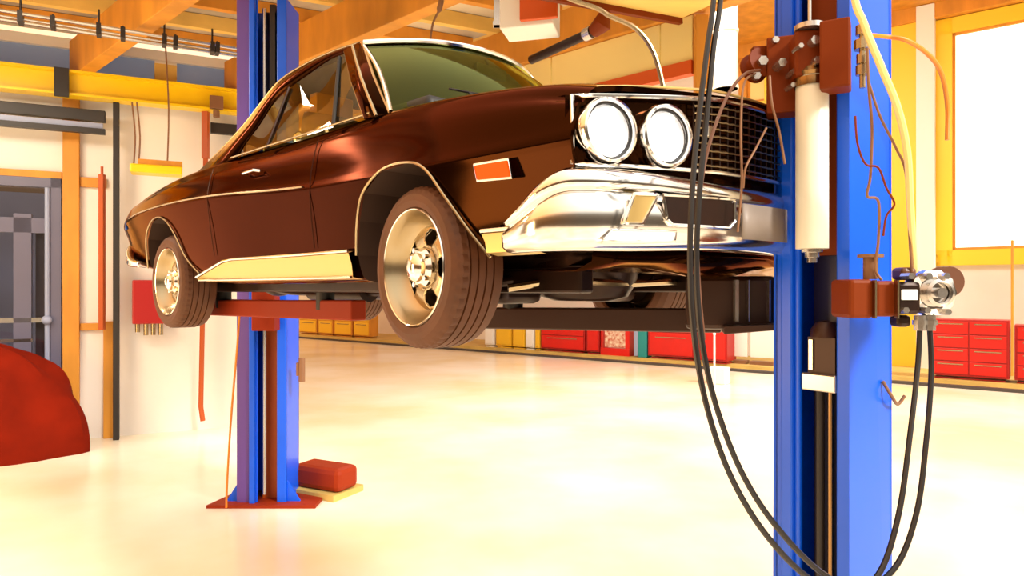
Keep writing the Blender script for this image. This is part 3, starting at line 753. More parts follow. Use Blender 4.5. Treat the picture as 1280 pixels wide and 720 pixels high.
def slots(side):
    slot(side, [(.055, .197), (.118, .199), (.172, .292), (.09, .290)], 'turn_signal', 'moulding')
    slot(side, [(.205, .215), (.225, .200), (.48, .201), (.51, .225), (.51, .300), (.19, .292)], 'bumper_slot', 'under_metal')
    slot(side, [(-.01, .142), (.235, .148), (.24, .180), (.02, .176)], 'lower_pad', 'glow_white', rim=.004)
bothsides(slots)
g = MB(); pv = [.52+.035*i for i in range(9)]
g.grid([[bpt(v, .165, .045) for v in pv], [bpt(v, .285, .045) for v in pv]]); o = g.build('licence_plate', 'plate_grey', car); s_ = o.modifiers.new('t', 'SOLIDIFY'); s_.thickness = .006

# roof, pillars and glass
RAIL = [(-.72, .23, 1.235), (-1.0, .24, 1.262), (-1.3, .245, 1.268), (-1.62, .24, 1.235), (-1.85, .225, 1.135), (-2.05, .205, 1.03), (-2.35, .17, .90), (-2.72, .14, .775)]
CENT = [(-.46, 1.275), (-.78, 1.315), (-1.15, 1.33), (-1.55, 1.31), (-1.85, 1.25), (-2.1, 1.14), (-2.45, .98), (-2.85, .78)]
rail = cr([q(*p) for p in RAIL], 4); cent = cr([q(a_, .87, b_) for a_, b_ in CENT], 4)
def roofrow(r, c_):
    row = []
    for k in range(21):
        t = -1+2*k/20; f = 1-abs(t)**2.2
        row.append(Vector((r.x+(c_.x-r.x)*f, .87+(.87-r.y)*t, r.z+(c_.z-r.z)*f)))
    return row
nR = 16
g = MB(); g.grid([roofrow(r, c_) for r, c_ in zip(rail[:nR+1], cent[:nR+1])]); ro = g.build('car_roof', 'paint', car, angle=60)
s_ = ro.modifiers.new('t', 'SOLIDIFY'); s_.thickness = .02; s_.offset = -1
g = MB(); g.grid([[p-Vector((0, 0, .035)) for p in roofrow(r, c_)[1:-1]] for r, c_ in zip(rail[:nR], cent[:nR])]); g.build('headliner', 'headliner', ro)
# rear window between the sail panels
allr = [roofrow(r, c_) for r, c_ in zip(rail[nR:], cent[nR:])]
g = MB(); g.grid([r[4:17] for r in allr]); g.build('rear_window', 'windshield_glass', car)
g = MB(); g.grid([r[:5] for r in allr]); g.grid([r[16:] for r in allr]); sp = g.build('sail_panel', 'paint', car, angle=60); s_ = sp.modifiers.new('t', 'SOLIDIFY'); s_.thickness = .02; s_.offset = -1
# side frames: outer rail to window edge
INN = [(-.86, .217, 1.215), (-1.03, .222, 1.222), (-1.25, .225, 1.20), (-1.50, .21, 1.15), (-1.62, .19, 1.09), (-1.72, .155, .98), (-1.80, .11, .88), (-1.87, .085, .79)]
inn = cr([q(*p) for p in INN], 4)
def sideframe(side):
    g = MB(); g.grid([[side(r) for r in rail], [side((r+i_)/2+Vector((0, -.004, 0))) for r, i_ in zip(rail, inn)], [side(i_) for i_ in inn]])
    sf = g.build('roof_pillar', 'paint', car, angle=60); s_ = sf.modifiers.new('t', 'SOLIDIFY'); s_.thickness = .015; s_.offset = 0
    # A pillar
    g = MB(); b0, b1 = side(q(-.425, .055, .77)), side(q(-.29, .095, .77)); t0_, t1_ = side(q(-.86, .217, 1.22)), side(q(-.72, .23, 1.235))
    m0, m1 = (b0+t0_)/2+(side(Vector((0, -.012, 0)))-side(Vector((0, 0, 0)))), (b1+t1_)/2+(side(Vector((0, -.012, 0)))-side(Vector((0, 0, 0))))
    g.grid([[b0, b1], [m0, m1], [t0_, t1_]]); ap = g.build('windscreen_pillar', 'paint', car); s_ = ap.modifiers.new('t', 'SOLIDIFY'); s_.thickness = .02; s_.offset = 0
    g = MB(); g.tube([b0, m0, t0_], .007, 6); g.tube([b1, m1, t1_], .010, 6); mid0 = [(b0*.45+b1*.55), (m0*.45+m1*.55), (t0_*.45+t1_*.55)]
    nn = side(Vector((0, -.012, 0)))-side(Vector((0, 0, 0))); g.tube([p+nn for p in mid0], .008, 6); g.build('pillar_trim', 'chrome_dull', ap)
    g = MB(); g.tube([side(r+Vector((0, -.006, .0))) for r in rail[:26]], .006, 6); g.build('drip_rail', 'chrome_dull', car)
    # side glass
    top = [side(i_) for i_ in inn]; n = len(top)
    bot = []
    for i, p in enumerate(inn):
        u = -.425+(-1.87+.425)*i/(n-1); bot.append(side(q(u, .075, .785)))
    g = MB(); g.grid([bot, top]); sg = g.build('side_window', 'side_glass', car)
    g = MB(); g.tube([side(q(-.40-1.5*i/10, .062, .792)) for i in range(11)], .005, 6); g.build('belt_trim', 'chrome_dull', sg)
    g = MB(); g.tube([side(q(-.72, .068, .79)), side(q(-.905, .212, 1.20))], .011, 8); g.build('vent_window_bar', 'rubber_dark', sg)
    g = MB(); g.tube([side(q(-1.45, .075, .79)), side(q(-1.43, .20, 1.15))], .008, 8); g.build('quarter_window_bar', 'under_metal', sg)
bothsides(sideframe)
# windscreen
rb = [q(-.29+.31*(1-((v-.87)/.77)**2), v, .785+.03*(1-((v-.87)/.77)**2)) for v in [.10+1.54*i/24 for i in range(25)]]
rtp = [Vector((r.x, r.y, r.z-.008)) for r in roofrow(rail[0], cent[0])]
rtp2 = [rtp[0].lerp(rtp[-1], 0)]
def resample(row, n):
    o_ = []
    for i in range(n):
        x_ = i/(n-1)*(len(row)-1); k = min(int(x_), len(row)-2); o_.append(row[k].lerp(row[k+1], x_-k))
    return o_
rtp = resample(rtp, 25)
if rtp[0].y > rtp[-1].y: rtp.reverse()
rows = []
for i in range(9):
    f = i/8; rows.append([a_.lerp(b_, f)+Vector((.03*math.sin(math.pi*f), 0, .015*math.sin(math.pi*f))) for a_, b_ in zip(rb, rtp)])
g = MB(); g.grid(rows); ws = g.build('windscreen', 'windshield_glass', car)
g = MB(); g.tube([p+Vector((.012, 0, .004)) for p in rtp], .015, 8); g.tube([r[0] for r in rows], .011, 8); g.tube([r[-1] for r in rows], .011, 8); g.build('windscreen_trim', 'chrome', ws)
g = MB(); g.tube([q(.0, .55, .835), q(-.13, .42, .90)], .006, 6); g.tube([q(-.10, .28, .885), q(-.17, .62, .93)], .005, 6); g.build('wiper', 'rubber_dark', car)
# door mirror, interior mirror, dash, steering wheel, seats
g = MB(); g.box(q(-.46, .87, 1.17), (.03, .22, .06)); g.tube([q(-.46, .87, 1.19), q(-.50, .87, 1.25)], .008, 6); g.build('interior_mirror', 'rubber_dark', car, bevel=.01)
g = MB(); g.box(q(-.28, .87, .80), (.34, 1.40, .10)); g.build('dashboard', 'rubber_dark', car, bevel=.03)
g = MB(); cw = q(-.66, 1.28, .88); ring = []
ax = Vector((-.88, 0, .47)).normalized(); uu = Vector((0, 1, 0)); bb = ax.cross(uu)
g.tube([cw+(uu*math.cos(a_)+bb*math.sin(a_))*.19 for a_ in [2*math.pi*i/28 for i in range(28)]], .013, 8, closed=True)
g.tube([cw-uu*.19, cw, cw+uu*.19], .014, 6); g.tube([cw, cw-ax*.3], .025, 8); g.build('steering_wheel', 'chrome_dull', car)
for v, nm in ((.42, 'a'), (1.32, 'b')):
    g = MB(); rws = []
    for i in range(7):
        f = i/6; z_ = .70+.30*f; hw = .24*(1-.25*f**3); th = .07*(1-.4*f)
        rws.append([q(-1.20-.13*f+th*math.cos(a_), v+hw*math.sin(a_), z_) for a_ in [2*math.pi*k/20 for k in range(20)]])
    g.grid(rws, True); g.add(rws[-1], [tuple(range(20))]); st = g.build('front_seat', 'seat_vinyl', car, angle=60)
    g = MB(); c_ = q(-1.34, v, 1.06); g.box(c_, (.08, .24, .12)); g.tube([c_, c_-Vector((0, 0, .1))], .01, 6); g.build('headrest', 'wood_orange' if v < 1 else 'seat_vinyl', st, bevel=.03)
g = MB(); g.box(q(-1.85, .87, .80), (.16, 1.2, .24)); g.build('rear_seat', 'seat_vinyl', car, bevel=.04)
for dx, dy, r_ in ((0, 0, .05), (.12, .04, .035), (.20, -.03, .03), (-.14, .02, .04), (.05, .09, .045)):
    pass
g = MB()
g.tube(cr([q(-1.50, .30, .80), q(-1.44, .28, .90), q(-1.36, .30, .94), q(-1.30, .27, .86), q(-1.22, .30, .90), q(-1.12, .28, .83)], 4), .022, 8)
g.sphere(q(-1.42, .27, .86), .05); g.sphere(q(-1.27, .27, .82), .045); g.build('seat_belt_gear', 'chrome', car)
# rear bumper and tail
hr = [(-3.42, .0), (-3.65, .0), (-3.84, .035), (-3.96, .10), (-4.06, .26), (-4.13, .55), (-4.15, .87)]
hp2 = cr([Vector((a_, b_, 0)) for a_, b_ in hr], 4); path2 = hp2+[Vector((p.x, W2-p.y, 0)) for p in reversed(hp2[:-1])]
rows = []
for i, p in enumerate(path2):
    t = path2[min(i+1, len(path2)-1)]-path2[max(i-1, 0)]; t.normalize(); n_ = Vector((-t.y, t.x, 0))
    kk = sm(0, 14, min(i, len(path2)-1-i)); zl = .155+.04*kk; zh = .20+.18*kk
    rows.append([p+n_*o_+Vector((0, 0, zl+(zh-zl)*z_+HW)) for o_, z_ in ((-.05, 1), (-.01, 1.02), (.006, .9), (.01, .7), (.003, .5), (.006, .25), (-.005, .05), (-.05, .0))])
g = MB(); g.grid(rows); o = g.build('rear_bumper', 'chrome', car, angle=60); s_ = o.modifiers.new('t', 'SOLIDIFY'); s_.thickness = .004
def tail(side):
    g = MB(); g.tube([side(q(-4.0, .14, .50)), side(q(-4.09, .45, .50))], .04, 10); g.build('tail_light', 'red_lens', car)
    g = MB(); P = [(-3.93, .47), (-3.84, .47), (-3.84, .53), (-3.93, .53)]
    g.prism([side(q(a_, interp(VM, a_)-.004, b_)) for a_, b_ in P], side(Vector((0, -.01, 0)))-side(Vector((0, 0, 0)))); g.build('rear_marker_light', 'clear_blue', car, smooth=False)
bothsides(tail)

# wheels
def wheel(cu, hub, side, steer=0, name='car_wheel', dv=0):
    R = .33; Wd = .235
    c0 = side(q(cu, 0, hub)); sg = side(Vector((0, -1, 0)))-side(Vector((0, 0, 0)))   # outboard
    ax = Matrix.Rotation(steer, 3, 'Z') @ sg
    root = empty('wheel', tuple(c0+Vector((0, 0, 0)))); root.parent = car
    c0 = Vector((0, 0, 0))
    def lat(pr, nm, m, n=64, par=root, ang=35):
        g = MB(); g.lathe([(r, -d) for r, d in pr], c0, ax, n); return g.build(nm, m, par, angle=ang)
    # tyre: (radius, depth inward)
    pr = [(.236, .012), (.245, .0), (.27, -.008), (.295, -.004), (.312, .008), (.322, .024), (.327, .034)]
    grooves = [.062, .098, .134, .170]
    for gk in grooves: pr += [(.330, gk-.004), (.321, gk-.003), (.321, gk+.003), (.330, gk+.004)]
    pr += [(.327, .200), (.318, .222), (.29, .238), (.25, .235), (.236, .225)]
    g = MB(); nk = 144; rows_ = []
    ux = ax.cross(Vector((0, 0, 1))).normalized(); bx = ax.cross(ux)
    pr = [x_ for x_ in pr if x_ not in ((.312, .008), (.322, .024), (.327, .034), (.327, .200))]
    j = next(i for i, x_ in enumerate(pr) if x_ == (.295, -.004))+1
    pr[j:j] = [(.315, .010), (.3245, .024), (.3290, .030), (.3298, .052)]
    for r, d in pr:
        cutb = (.3240 <= r < .3299 and d < .056) or (r > .3299 and .11 < d < .122)
        rows_.append([c0+(ux*math.cos(2*math.pi*k/nk)+bx*math.sin(2*math.pi*k/nk))*(r-(.0055 if cutb and k % 3 == 0 else 0))-ax*d for k in range(nk)])
    g.grid(rows_, True); t_ = g.build('tire', 'rubber', root, angle=25)
    u_ = ax.cross(Vector((0, 0, 1))).normalized(); b_ = ax.cross(u_)
    rm = lat([(.238, .016), (.240, .002), (.232, -.002), (.224, .008), (.215, .030), (.200, .060), (.178, .085), (.172, .088), (.172, .20)], 'rim', 'chrome_dull')
    lat([(.232, -.001), (.237, -.004), (.240, .001)], 'rim_edge', 'chrome', par=rm)
    # five-opening centre disc
    g = MB(); n = 100; rr = [.172, .160, .145, .128, .110, .094, .080]; rows_ = []
    dep = [.090, .078, .070, .064, .062, .066, .070]
    vs_ = []
    for r, d in zip(rr, dep):
        rows_.append([c0+(u_*math.cos(2*math.pi*k/n)+b_*math.sin(2*math.pi*k/n))*r-ax*d for k in range(n)])
    vs_ = [p for r_ in rows_ for p in r_]; fs = []
    for i in range(len(rr)-1):
        for k in range(n):
            ph = ((k+.5) % (n/5))/(n/5)-.5
            hole = 1 <= i <= 4 and abs(ph) < (.20, .24, .24, .19)[i-1]
            if not hole: fs.append((i*n+k, i*n+(k+1) % n, (i+1)*n+(k+1) % n, (i+1)*n+k))
    g.add(vs_, fs); ds = g.build('wheel_disc', 'chrome_dull', root, angle=50); s_ = ds.modifiers.new('t', 'SOLIDIFY'); s_.thickness = .008; s_.offset = 0
    lat([(.082, .070), (.080, .045), (.066, .030), (.060, .030), (.058, .010), (.045, -.004), (.020, -.010), (.001, -.011)], 'hub_cap', 'chrome')
    for k in range(5):
        a_ = 2*math.pi*(k+.5)/5+math.pi/5; e_ = (u_*math.cos(a_)+b_*math.sin(a_))*.07
        MB().cyl(c0+e_*1.05-ax*.06, c0+e_*1.05-ax*.02, .011, 6).build('wheel_nut', 'chrome', root)
    lat([(.17, .13), (.15, .12), (.06, .11), (.0, .11)], 'brake_drum', 'under_metal')
    return root
wheel(0, .083, lambda p: Vector(p), math.radians(-7), 'a'); wheel(-2.91, .045, lambda p: Vector(p)+Vector((0, .03, 0)))
wheel(0, .083, mir, math.radians(-7)); wheel(-2.91, .045, lambda p: mir(p)-Vector((0, .03, 0)))

# underbody
g = MB(); g.box(q(-.02, .87, .02), (.30, 1.05, .10)); g.box(q(.05, .5, -.02), (.2, .25, .10)); g.box(q(.05, 1.24, -.02), (.2, .25, .10)); g.build('crossmember', 'under_metal', car, bevel=.03)
g = MB(); rws = []
for i, (z_, hx_, hy_) in enumerate(((.10, .30, .20), (.02, .28, .18), (-.04, .24, .15), (-.06, .16, .11))):
    rws.append([q(.18+hx_*math.cos(a_), .87+hy_*math.sin(a_), z_) for a_ in [2*math.pi*k/24 for k in range(24)]])
g.grid(rws, True); g.add(rws[-1], [tuple(range(24))]); g.build('oil_pan', 'under_metal', car, angle=60)
for v0, v1 in ((.20, .50), (1.54, 1.24)):
    g = MB(); g.tube(cr([q(0, v0, -.02), q(.02, (v0+v1)/2, .0), q(.0, v1, .02)], 4), .03, 10); g.tube(cr([q(.0, v0, .0), q(.22, (v0+v1)/2, .03), q(.36, v1, .05)], 4), .022, 10); g.build('control_arm', 'under_metal', car)
    g = MB(); g.cyl(q(-.03, (v0+v1)/2, -.02), q(-.03, (v0+v1)/2, .30), .045, 14); g.build('shock_absorber', 'under_metal', car)
g = MB(); g.tube(cr([q(.30, .25, .00), q(.42, .45, .03), q(.44, .87, .02), q(.42, 1.29, .03), q(.30, 1.49, .0)], 6), .016, 8); g.build('sway_bar', 'chrome_dull', car)
g = MB(); rws = []
for i in range(13):
    v = .10+1.54*i/12; bw = bow(v)
    rws.append([q(.80+bw, v, .13), q(.79+bw, v, .085), q(.72+bw, v, .055+.02*math.sin(i)), q(.55+bw*.6, v, .06)])
g.grid(rws); o = g.build('front_valance', 'paint', car, angle=60); s_ = o.modifiers.new('t', 'SOLIDIFY'); s_.thickness = .006
for v in (.38, 1.36):
    g = MB(); g.bar(q(-3.3, v, .02), q(.6, v, .03), .08, .10); g.build('frame_rail', 'under_metal', car, smooth=False, bevel=.01)
for v in (.62, 1.12):
    g = MB(); g.tube(cr([q(-.1, v, -.01), q(-1.2, v, -.02), q(-2.2, v, -.02), q(-2.6, v-.05, .03)], 4), .03, 10); g.tube([q(-1.25, v, -.01), q(-1.9, v, -.01)], .075, 14); g.build('exhaust_pipe', 'under_metal', car)
g = MB(); g.tube([q(-2.91, .25, .045), q(-2.91, 1.49, .045)], .04, 12); g.sphere(q(-2.91, .87, .045), .14, (1, 1, .8)); g.build('rear_axle', 'under_metal', car)

# ------------------------------------------------------------------ far blue lift column
LY = 7.3
xl, xr = (297-640)/FPX*LY, (371-640)/FPX*LY; wdt = xr-xl
lift = empty('lift_column', ((xl+xr)/2, LY+.2, 0)); tag(lift, 'far blue lift column rising behind the tail half of the car', 'lift column', 'blue lift columns')
PH = 5.45
def X(px): return (px-640)/FPX*LY-lift.location.x
yF = -.2
g = MB(); t = .03
g.box(((X(297)+X(322))/2, yF+.01, PH/2), (X(322)-X(297), .03, PH)); g.box((X(297)+.015, yF+.22, PH/2), (.03, .44, PH)); g.box(((X(297)+X(358))/2, yF+.42, PH/2), (X(358)-X(297), .03, PH))
g.box((X(358)-.015, yF+.22, PH/2), (.03, .44, PH)); g.box(((X(346)+X(358))/2, yF+.01, PH/2), (X(358)-X(346), .03, PH))
g.box((X(317)-.0, yF-.03, PH/2), (.06, .06, PH))
g.build('column_shell', 'blue_post', lift, smooth=False, bevel=.01)
g = MB(); g.box((X(334), yF+.25, (H-.3)/2), (X(346)-X(322), .2, H-.3)); g.build('inner_slide', 'inner_orange', lift, smooth=False)
g = MB(); g.box((X(334), yF+.25, H-.3+(PH-H+.2)/2), (X(346)-X(322), .2, PH-H+.2)); g.build('inner_cover', 'post_inside', lift, smooth=False)
g = MB(); g.box((X(304.5), yF-.012, PH/2), (X(312)-X(297), .02, PH)); g.build('edge_strip', 'edge_purple', lift, smooth=False)
g = MB(); g.box((X(338), yF+.10, PH/2+1.1), (.06, .08, PH-2.3)); g.build('slide_rail', 'black_track', lift, smooth=False)
g = MB(); g.cyl((X(328), yF+.06, .1), (X(328), yF+.06, PH-.1), .022, 12); g.build('chain_rod', 'silver', lift)
g = MB(); g.prism([(X(264), yF-.12, 0), (X(398), yF-.12, 0), (X(398)+.0, yF+.6, 0), (X(285), yF+.6, 0)], (0, 0, .035)); g.build('base_plate', 'arm_red', lift, smooth=False)
for sx in (X(300), X(356)):
    g = MB(); s1_ = -1 if sx < 0 else 1; g.prism([(sx, yF+.02, .03), (sx+s1_*.16, yF+.02, .03), (sx, yF+.02, .28)], (0, .03, 0)); g.build('gusset', 'blue_post', lift, smooth=False)
g = MB(); g.cyl((X(378), yF-.02, H-.75), (X(378), yF-.02, H-1.0), .035, 12); g.box((X(374), yF, H-.87), (.05, .06, .14)); g.build('lock_lever', 'cable', lift)
# carriage arm reaching under the rear of the car
g = MB(); M = local(lift)
cz = H
p0 = Vector((X(334)+lift.location.x, LY-.05, cz-.20))
e0 = Vector((-2.68, 5.55, H-.155)); e1 = Vector((-.86, 3.82, H-.125))
g.bar(Vector((e0.x+.12, e0.y-.0, e0.z)), p0, .16, .14); g.xform(M).build('arm_inner', 'arm_red', lift, smooth=False, bevel=.01)
g = MB(); g.bar(e0, e1, .10, .115); g.xform(M).build('arm_outer', 'arm_red', lift, smooth=False, bevel=.01)
for f in (.30, .86):
    p = e0+(e1-e0)*f; g = MB(); g.cyl(p, (p.x, p.y, H+.0), .055, 16); g.xform(M).build('lift_pad', 'rubber_dark', lift)
g = MB(); g.box((X(336)+lift.location.x, LY-.08, cz-.15), (.24, .2, .6)); g.xform(M).build('carriage', 'arm_red', lift, smooth=False, bevel=.01)
# floor block right of column
P = at(405, 612, 7.75); g = MB(); a = at(376, 605, 7.9); b = at(436, 605, 7.6)
g.bar(Vector((a.x+.03, a.y, .20)), Vector((b.x, b.y, .20)), .35, .26); tag(g.build('wheel_chock', 'arm_red', smooth=False, bevel=.06), 'red block on a low pad beside the foot of the far column', 'block')
g = MB(); g.bar(Vector((a.x+.05, a.y-.0, .035)), Vector((b.x+.0, b.y, .035)), .5, .07); tag(g.build('floor_pad', 'board_tan', smooth=False), 'thin tan pad on the floor under the red block', 'pad')
# cord beside the far column, hanging pole
g = MB(); g.tube(cr([at(300, 385, 7.15), at(296, 440, 7.1), at(289, 520, 7.1), at(284, 600, 7.1), Vector(at(283, 636, 7.1))], 5), .011, 6)
for v_ in g.v: v_.z = max(v_.z, .036)
tag(g.build('pull_cord', 'hose_orange'), 'thin orange cord hanging down the left side of the far column', 'cord')
# ------------------------------------------------------------------ near blue lift column
U3 = Vector((.574, -.819, 0)); S3 = Vector((.819, .574, 0)); O3 = Vector((1.0036, 2.60, 0))
near = empty('lift_column', tuple(O3+U3*.146+S3*.15)); tag(near, 'near blue lift column with white cylinder and hoses in front of the car nose', 'lift column', 'blue lift columns'); M = local(near)
def N(u, s, z): return O3+U3*u+S3*s+Vector((0, 0, z))
def nbox(mb, u0, u1, s0, s1, z0, z1):
    return mb.prism([N(u0, s0, z0), N(u1, s0, z0), N(u1, s1, z0), N(u0, s1, z0)], (0, 0, z1-z0))
g = MB(); TW = .292; SD = .30
nbox(g, 0, .105, 0, .02, 0, PH); nbox(g, .244, TW, 0, .02, 0, PH); nbox(g, 0, .02, 0, SD, 0, PH); nbox(g, TW-.02, TW, 0, SD, 0, PH); nbox(g, 0, TW, SD-.02, SD, 0, PH)
g.xform(M).build('column_shell', 'blue_post', near, smooth=False, bevel=.006)
g = MB(); nbox(g, .035, .085, -.016, 0, 0, PH); g.xform(M).build('column_rib', 'blue_post', near, smooth=False, bevel=.012)
g = MB(); nbox(g, .10, .25, .10, .12, 0, H+.14); g.xform(M).build('inner_back', 'post_inside', near, smooth=False)
g = MB(); nbox(g, .10, .25, .06, .09, H+.12, PH); g.xform(M).build('inner_cover', 'bracket_brown', near, smooth=False)
g = MB(); nbox(g, -.05, .34, -.05, .36, 0, .03); g.xform(M).build('base_plate', 'blue_post', near, smooth=False)
g = MB(); g.cyl(N(.155, .05, .1), N(.155, .05, H-.36), .016, 14); g.xform(M).build('piston_rod', 'black_track', near)
g = MB(); g.cyl(N(.20, .045, .1), N(.20, .045, H-.36), .012, 14); g.xform(M).build('chain_rod', 'rod_metal', near)
zA, zB = H+(360-487)/FPX*2.5, H+(360-465)/FPX*2.5
g = MB(); nbox(g, .112, .244, -.004, .05, zA, zB); g.xform(M).build('clamp_bracket', 'silver', near, smooth=False, bevel=.006)
g = MB(); nbox(g, .128, .232, .015, .06, zB, zB+.13); g.lathe([(.052, 0), (.048, .03), (.03, .055), (.001, .062)], N(.18, .04, zB+.13), (0, 0, 1), 24); g.xform(M).build('piston_head', 'arm_brown', near)
g = MB(); nbox(g, .135, .15, .008, .015, zB+.01, zB+.12); g.xform(M).build('guide_strip', 'silver', near, smooth=False)
# white air cylinder standing off the face of the column
cp = at(1015, 200, 2.36); R = .0535
zt_, zb_ = at(0, 97, 2.36).z, at(0, 311, 2.36).z
root = empty('air_cylinder', (cp.x, cp.y, zb_)); root.parent = near; bpy.context.view_layer.update()
root.location = M @ Vector((cp.x, cp.y, zb_)); root.rotation_euler = (0, 0, -near.rotation_euler.z)
g = MB(); g.lathe([(.001, 0), (R, 0), (R, zt_-zb_-.03), (R*.96, zt_-zb_-.025), (R*.98, zt_-zb_), (.001, zt_-zb_)], (0, 0, 0), (0, 0, 1), 40); g.build('cylinder_tube', 'cyl_white', root)
g = MB(); g.lathe([(R*1.08, zt_-zb_-.035), (R*1.1, zt_-zb_-.02), (R*1.08, zt_-zb_-.005)], (0, 0, 0), (0, 0, 1), 40); g.lathe([(R*1.02, zt_-zb_+.0), (R*1.12, zt_-zb_+.012), (R*.9, zt_-zb_+.03), (.001, zt_-zb_+.03)], (0, 0, 0), (0, 0, 1), 40); g.build('cylinder_cap', 'rod_metal', root)
g = MB(); g.lathe([(.035, 0), (.035, -.012), (.024, -.014), (.024, -.030), (.017, -.032), (.017, -.048), (.001, -.048)], (0, 0, 0), (0, 0, 1), 20); g.build('cylinder_nut', 'silver', root)
# valve block and brackets at the top of the cylinder
blk = MB(); 
a = at(997, 94, 2.40); z0 = at(0, 92, 2.38).z; z1 = at(0, 36, 2.38).z
def pbox(px0, px1, py0, py1, Y, dep, rz=0):
    A = at(px0, py1, Y); B = at(px1, py0, Y); return MB().box(((A.x+B.x)/2, Y+dep/2, (A.z+B.z)/2), (B.x-A.x, dep, B.z-A.z), rz)
pbox(966, 1003, 44, 140, 2.44, .10, -.35).xform(M).build('bracket_plate', 'bracket_brown', near, smooth=False, bevel=.006)
pbox(1036, 1071, 22, 108, 2.24, .10, -.5).xform(M).build('bracket_plate', 'bracket_brown', near, smooth=False, bevel=.006)
pbox(1000, 1038, 36, 94, 2.32, .12, -.2).xform(M).build('valve_block', 'bracket_brown', near, smooth=False, bevel=.01)
for px, py, Y, r in ((1018, 51, 2.30, .016), (1021, 76, 2.30, .014), (977, 79, 2.40, .016), (1000, 58, 2.31, .009), (992, 90, 2.37, .011), (1039, 92, 2.27, .011), (990, 107, 2.37, .009), (1041, 104, 2.27, .008)):
    g = MB(); p = at(px, py, Y); g.cyl(p+Vector((0, .05, 0)), p-Vector((0, .012, 0)), r, 6); g.xform(M).build('bolt', 'silver', near, smooth=False)
g = MB(); p = at(1012, 30, 2.34); g.cyl(p, p+Vector((0, 0, .9)), .006, 8); g.cyl(at(1012, 38, 2.34), at(1012, 32, 2.34), .05, 20); g.xform(M).build('pull_rod', 'silver', near)
# pulley at left of bracket
pc = at(947, 82, 2.5)
g = MB(); g.lathe([(.055, -.03), (.055, -.02), (.04, -.012), (.04, .012), (.055, .02), (.055, .03), (.02, .032), (.001, .032)], pc, (.3, -.9, .2), 28); g.bar(pc+Vector((-.02, 0, .05)), pc+Vector((.13, 0, .06)), .03, .03); g.xform(M).build('pulley', 'bracket_brown', near)
g = MB(); g.cyl(pc+Vector((0, -.035, 0)), pc+Vector((0, -.06, 0)), .018, 6); g.cyl(pc+Vector((.045, -.03, .075)), pc+Vector((.045, -.06, .075)), .013, 6); g.cyl(pc+Vector((-.02, -.03, -.05)), pc+Vector((-.02, -.05, -.05)), .016, 6); g.xform(M).build('pulley_bolt', 'silver', near, smooth=False)
# lift arm of the near column
c1 = Vector((-.12, 3.42, H-.150)); c2 = Vector((.92, 2.98, H-.142))
g = MB(); g.bar(c1, c2, .10, .105); g.xform(M).build('arm_outer', 'arm_brown', near, smooth=False, bevel=.008)
g = MB(); p = c1+(c2-c1)*.12; g.cyl(p, (p.x, p.y, H-.0), .05, 16); g.xform(M).build('lift_pad', 'rubber_dark', near)
A = at(868, 413, 2.80); B = at(977, 345, 2.80)
g = MB(); g.box(((A.x+B.x)/2, 2.92, (A.z+B.z)/2+.0), (B.x-A.x, .22, B.z-A.z), -.25); g.xform(M).build('arm_knuckle', 'arm_brown', near, smooth=False, bevel=.02)
g = MB(); g.prism([at(905, 418, 2.70), at(985, 412, 2.62), at(985, 405, 2.62), at(905, 408, 2.70)], (0.03, .12, 0)); g.xform(M).build('knuckle_plate', 'arm_brown', near, smooth=False, bevel=.004)
for px, wd_ in ((920, .014), (935, .006), (961, .007)):
    p0_, p1_ = at(px, 350, 2.765), at(px, 402, 2.765)
    g = MB(); g.bar(p1_, p0_, wd_, .03, up=(0, 1, 0)); g.xform(M).build('knuckle_pin', 'silver', near, smooth=False)
# bottom of the post: side hook
g = MB(); g.tube(cr([N(TW+.004, .22, H-.34), N(TW+.03, .24, H-.40), N(TW+.02, .30, H-.43), N(TW+.03, .33, H-.40)], 4), .006, 8); g.xform(M).build('hose_hook', 'cable', near)

# hydraulic pump unit on the side of the near column
pu = empty('hydraulic_pump', tuple(at(1120, 410, 2.30))); Mp = local(pu); tag(pu, 'brown hydraulic pump with chrome valve head clamped to the near column side', 'hydraulic pump')
def hb(name, m, px0, px1, py0, py1, Y, dep, rz=0, bev=.012):
    return pbox(px0, px1, py0, py1, Y, dep, rz).xform(Mp).build(name, m, pu, smooth=False, bevel=bev)
hb('motor_body', 'bracket_brown', 1063, 1093, 349, 398, 2.17, .14)
hb('motor_housing', 'bracket_brown', 1094, 1122, 351, 396, 2.18, .13, 0, .012)
for px in (1093, 1121):
    g = MB(); a = at(px, 350, 2.165); b = at(px, 398, 2.165); g.bar(b, a, .006, .02, up=(0, 1, 0)); g.xform(Mp).build('clamp_band', 'chrome_dull', pu)
hb('valve_body', 'under_metal', 1121, 1152, 352, 393, 2.17, .12)
hb('valve_window', 'glow_white', 1128, 1148, 362, 375, 2.162, .01, 0, .003)
hb('pump_cap', 'hose_brown', 1128, 1147, 334, 350, 2.2, .07); hb('pump_foot', 'under_metal', 1123, 1140, 394, 409, 2.2, .06)
g = MB(); c_ = at(1172, 366, 2.17); g.lathe([(.001, -.01), (.055, -.01), (.075, .0), (.078, .03), (.07, .06), (.001, .06)], c_+Vector((0, .02, 0)), (0, 1, 0), 10); g.xform(Mp).build('valve_head', 'chrome', pu, angle=20)
g = MB(); g.lathe([(.045, .015), (.045, -.01), (.035, -.015), (.033, .0)], c_+Vector((0.005, 0, 0)), (0, 1, 0), 28); g.lathe([(.016, .01), (.016, -.02), (.001, -.02)], c_+Vector((.005, 0, 0)), (0, 1, 0), 16); g.xform(Mp).build('valve_dial', 'silver', pu)
g = MB(); c2_ = at(1187, 352, 2.24); g.lathe([(.001, 0), (.05, 0), (.05, .05), (.001, .05)], c2_, (0, 1, 0), 24); g.xform(Mp).build('side_knob', 'hose_brown', pu)
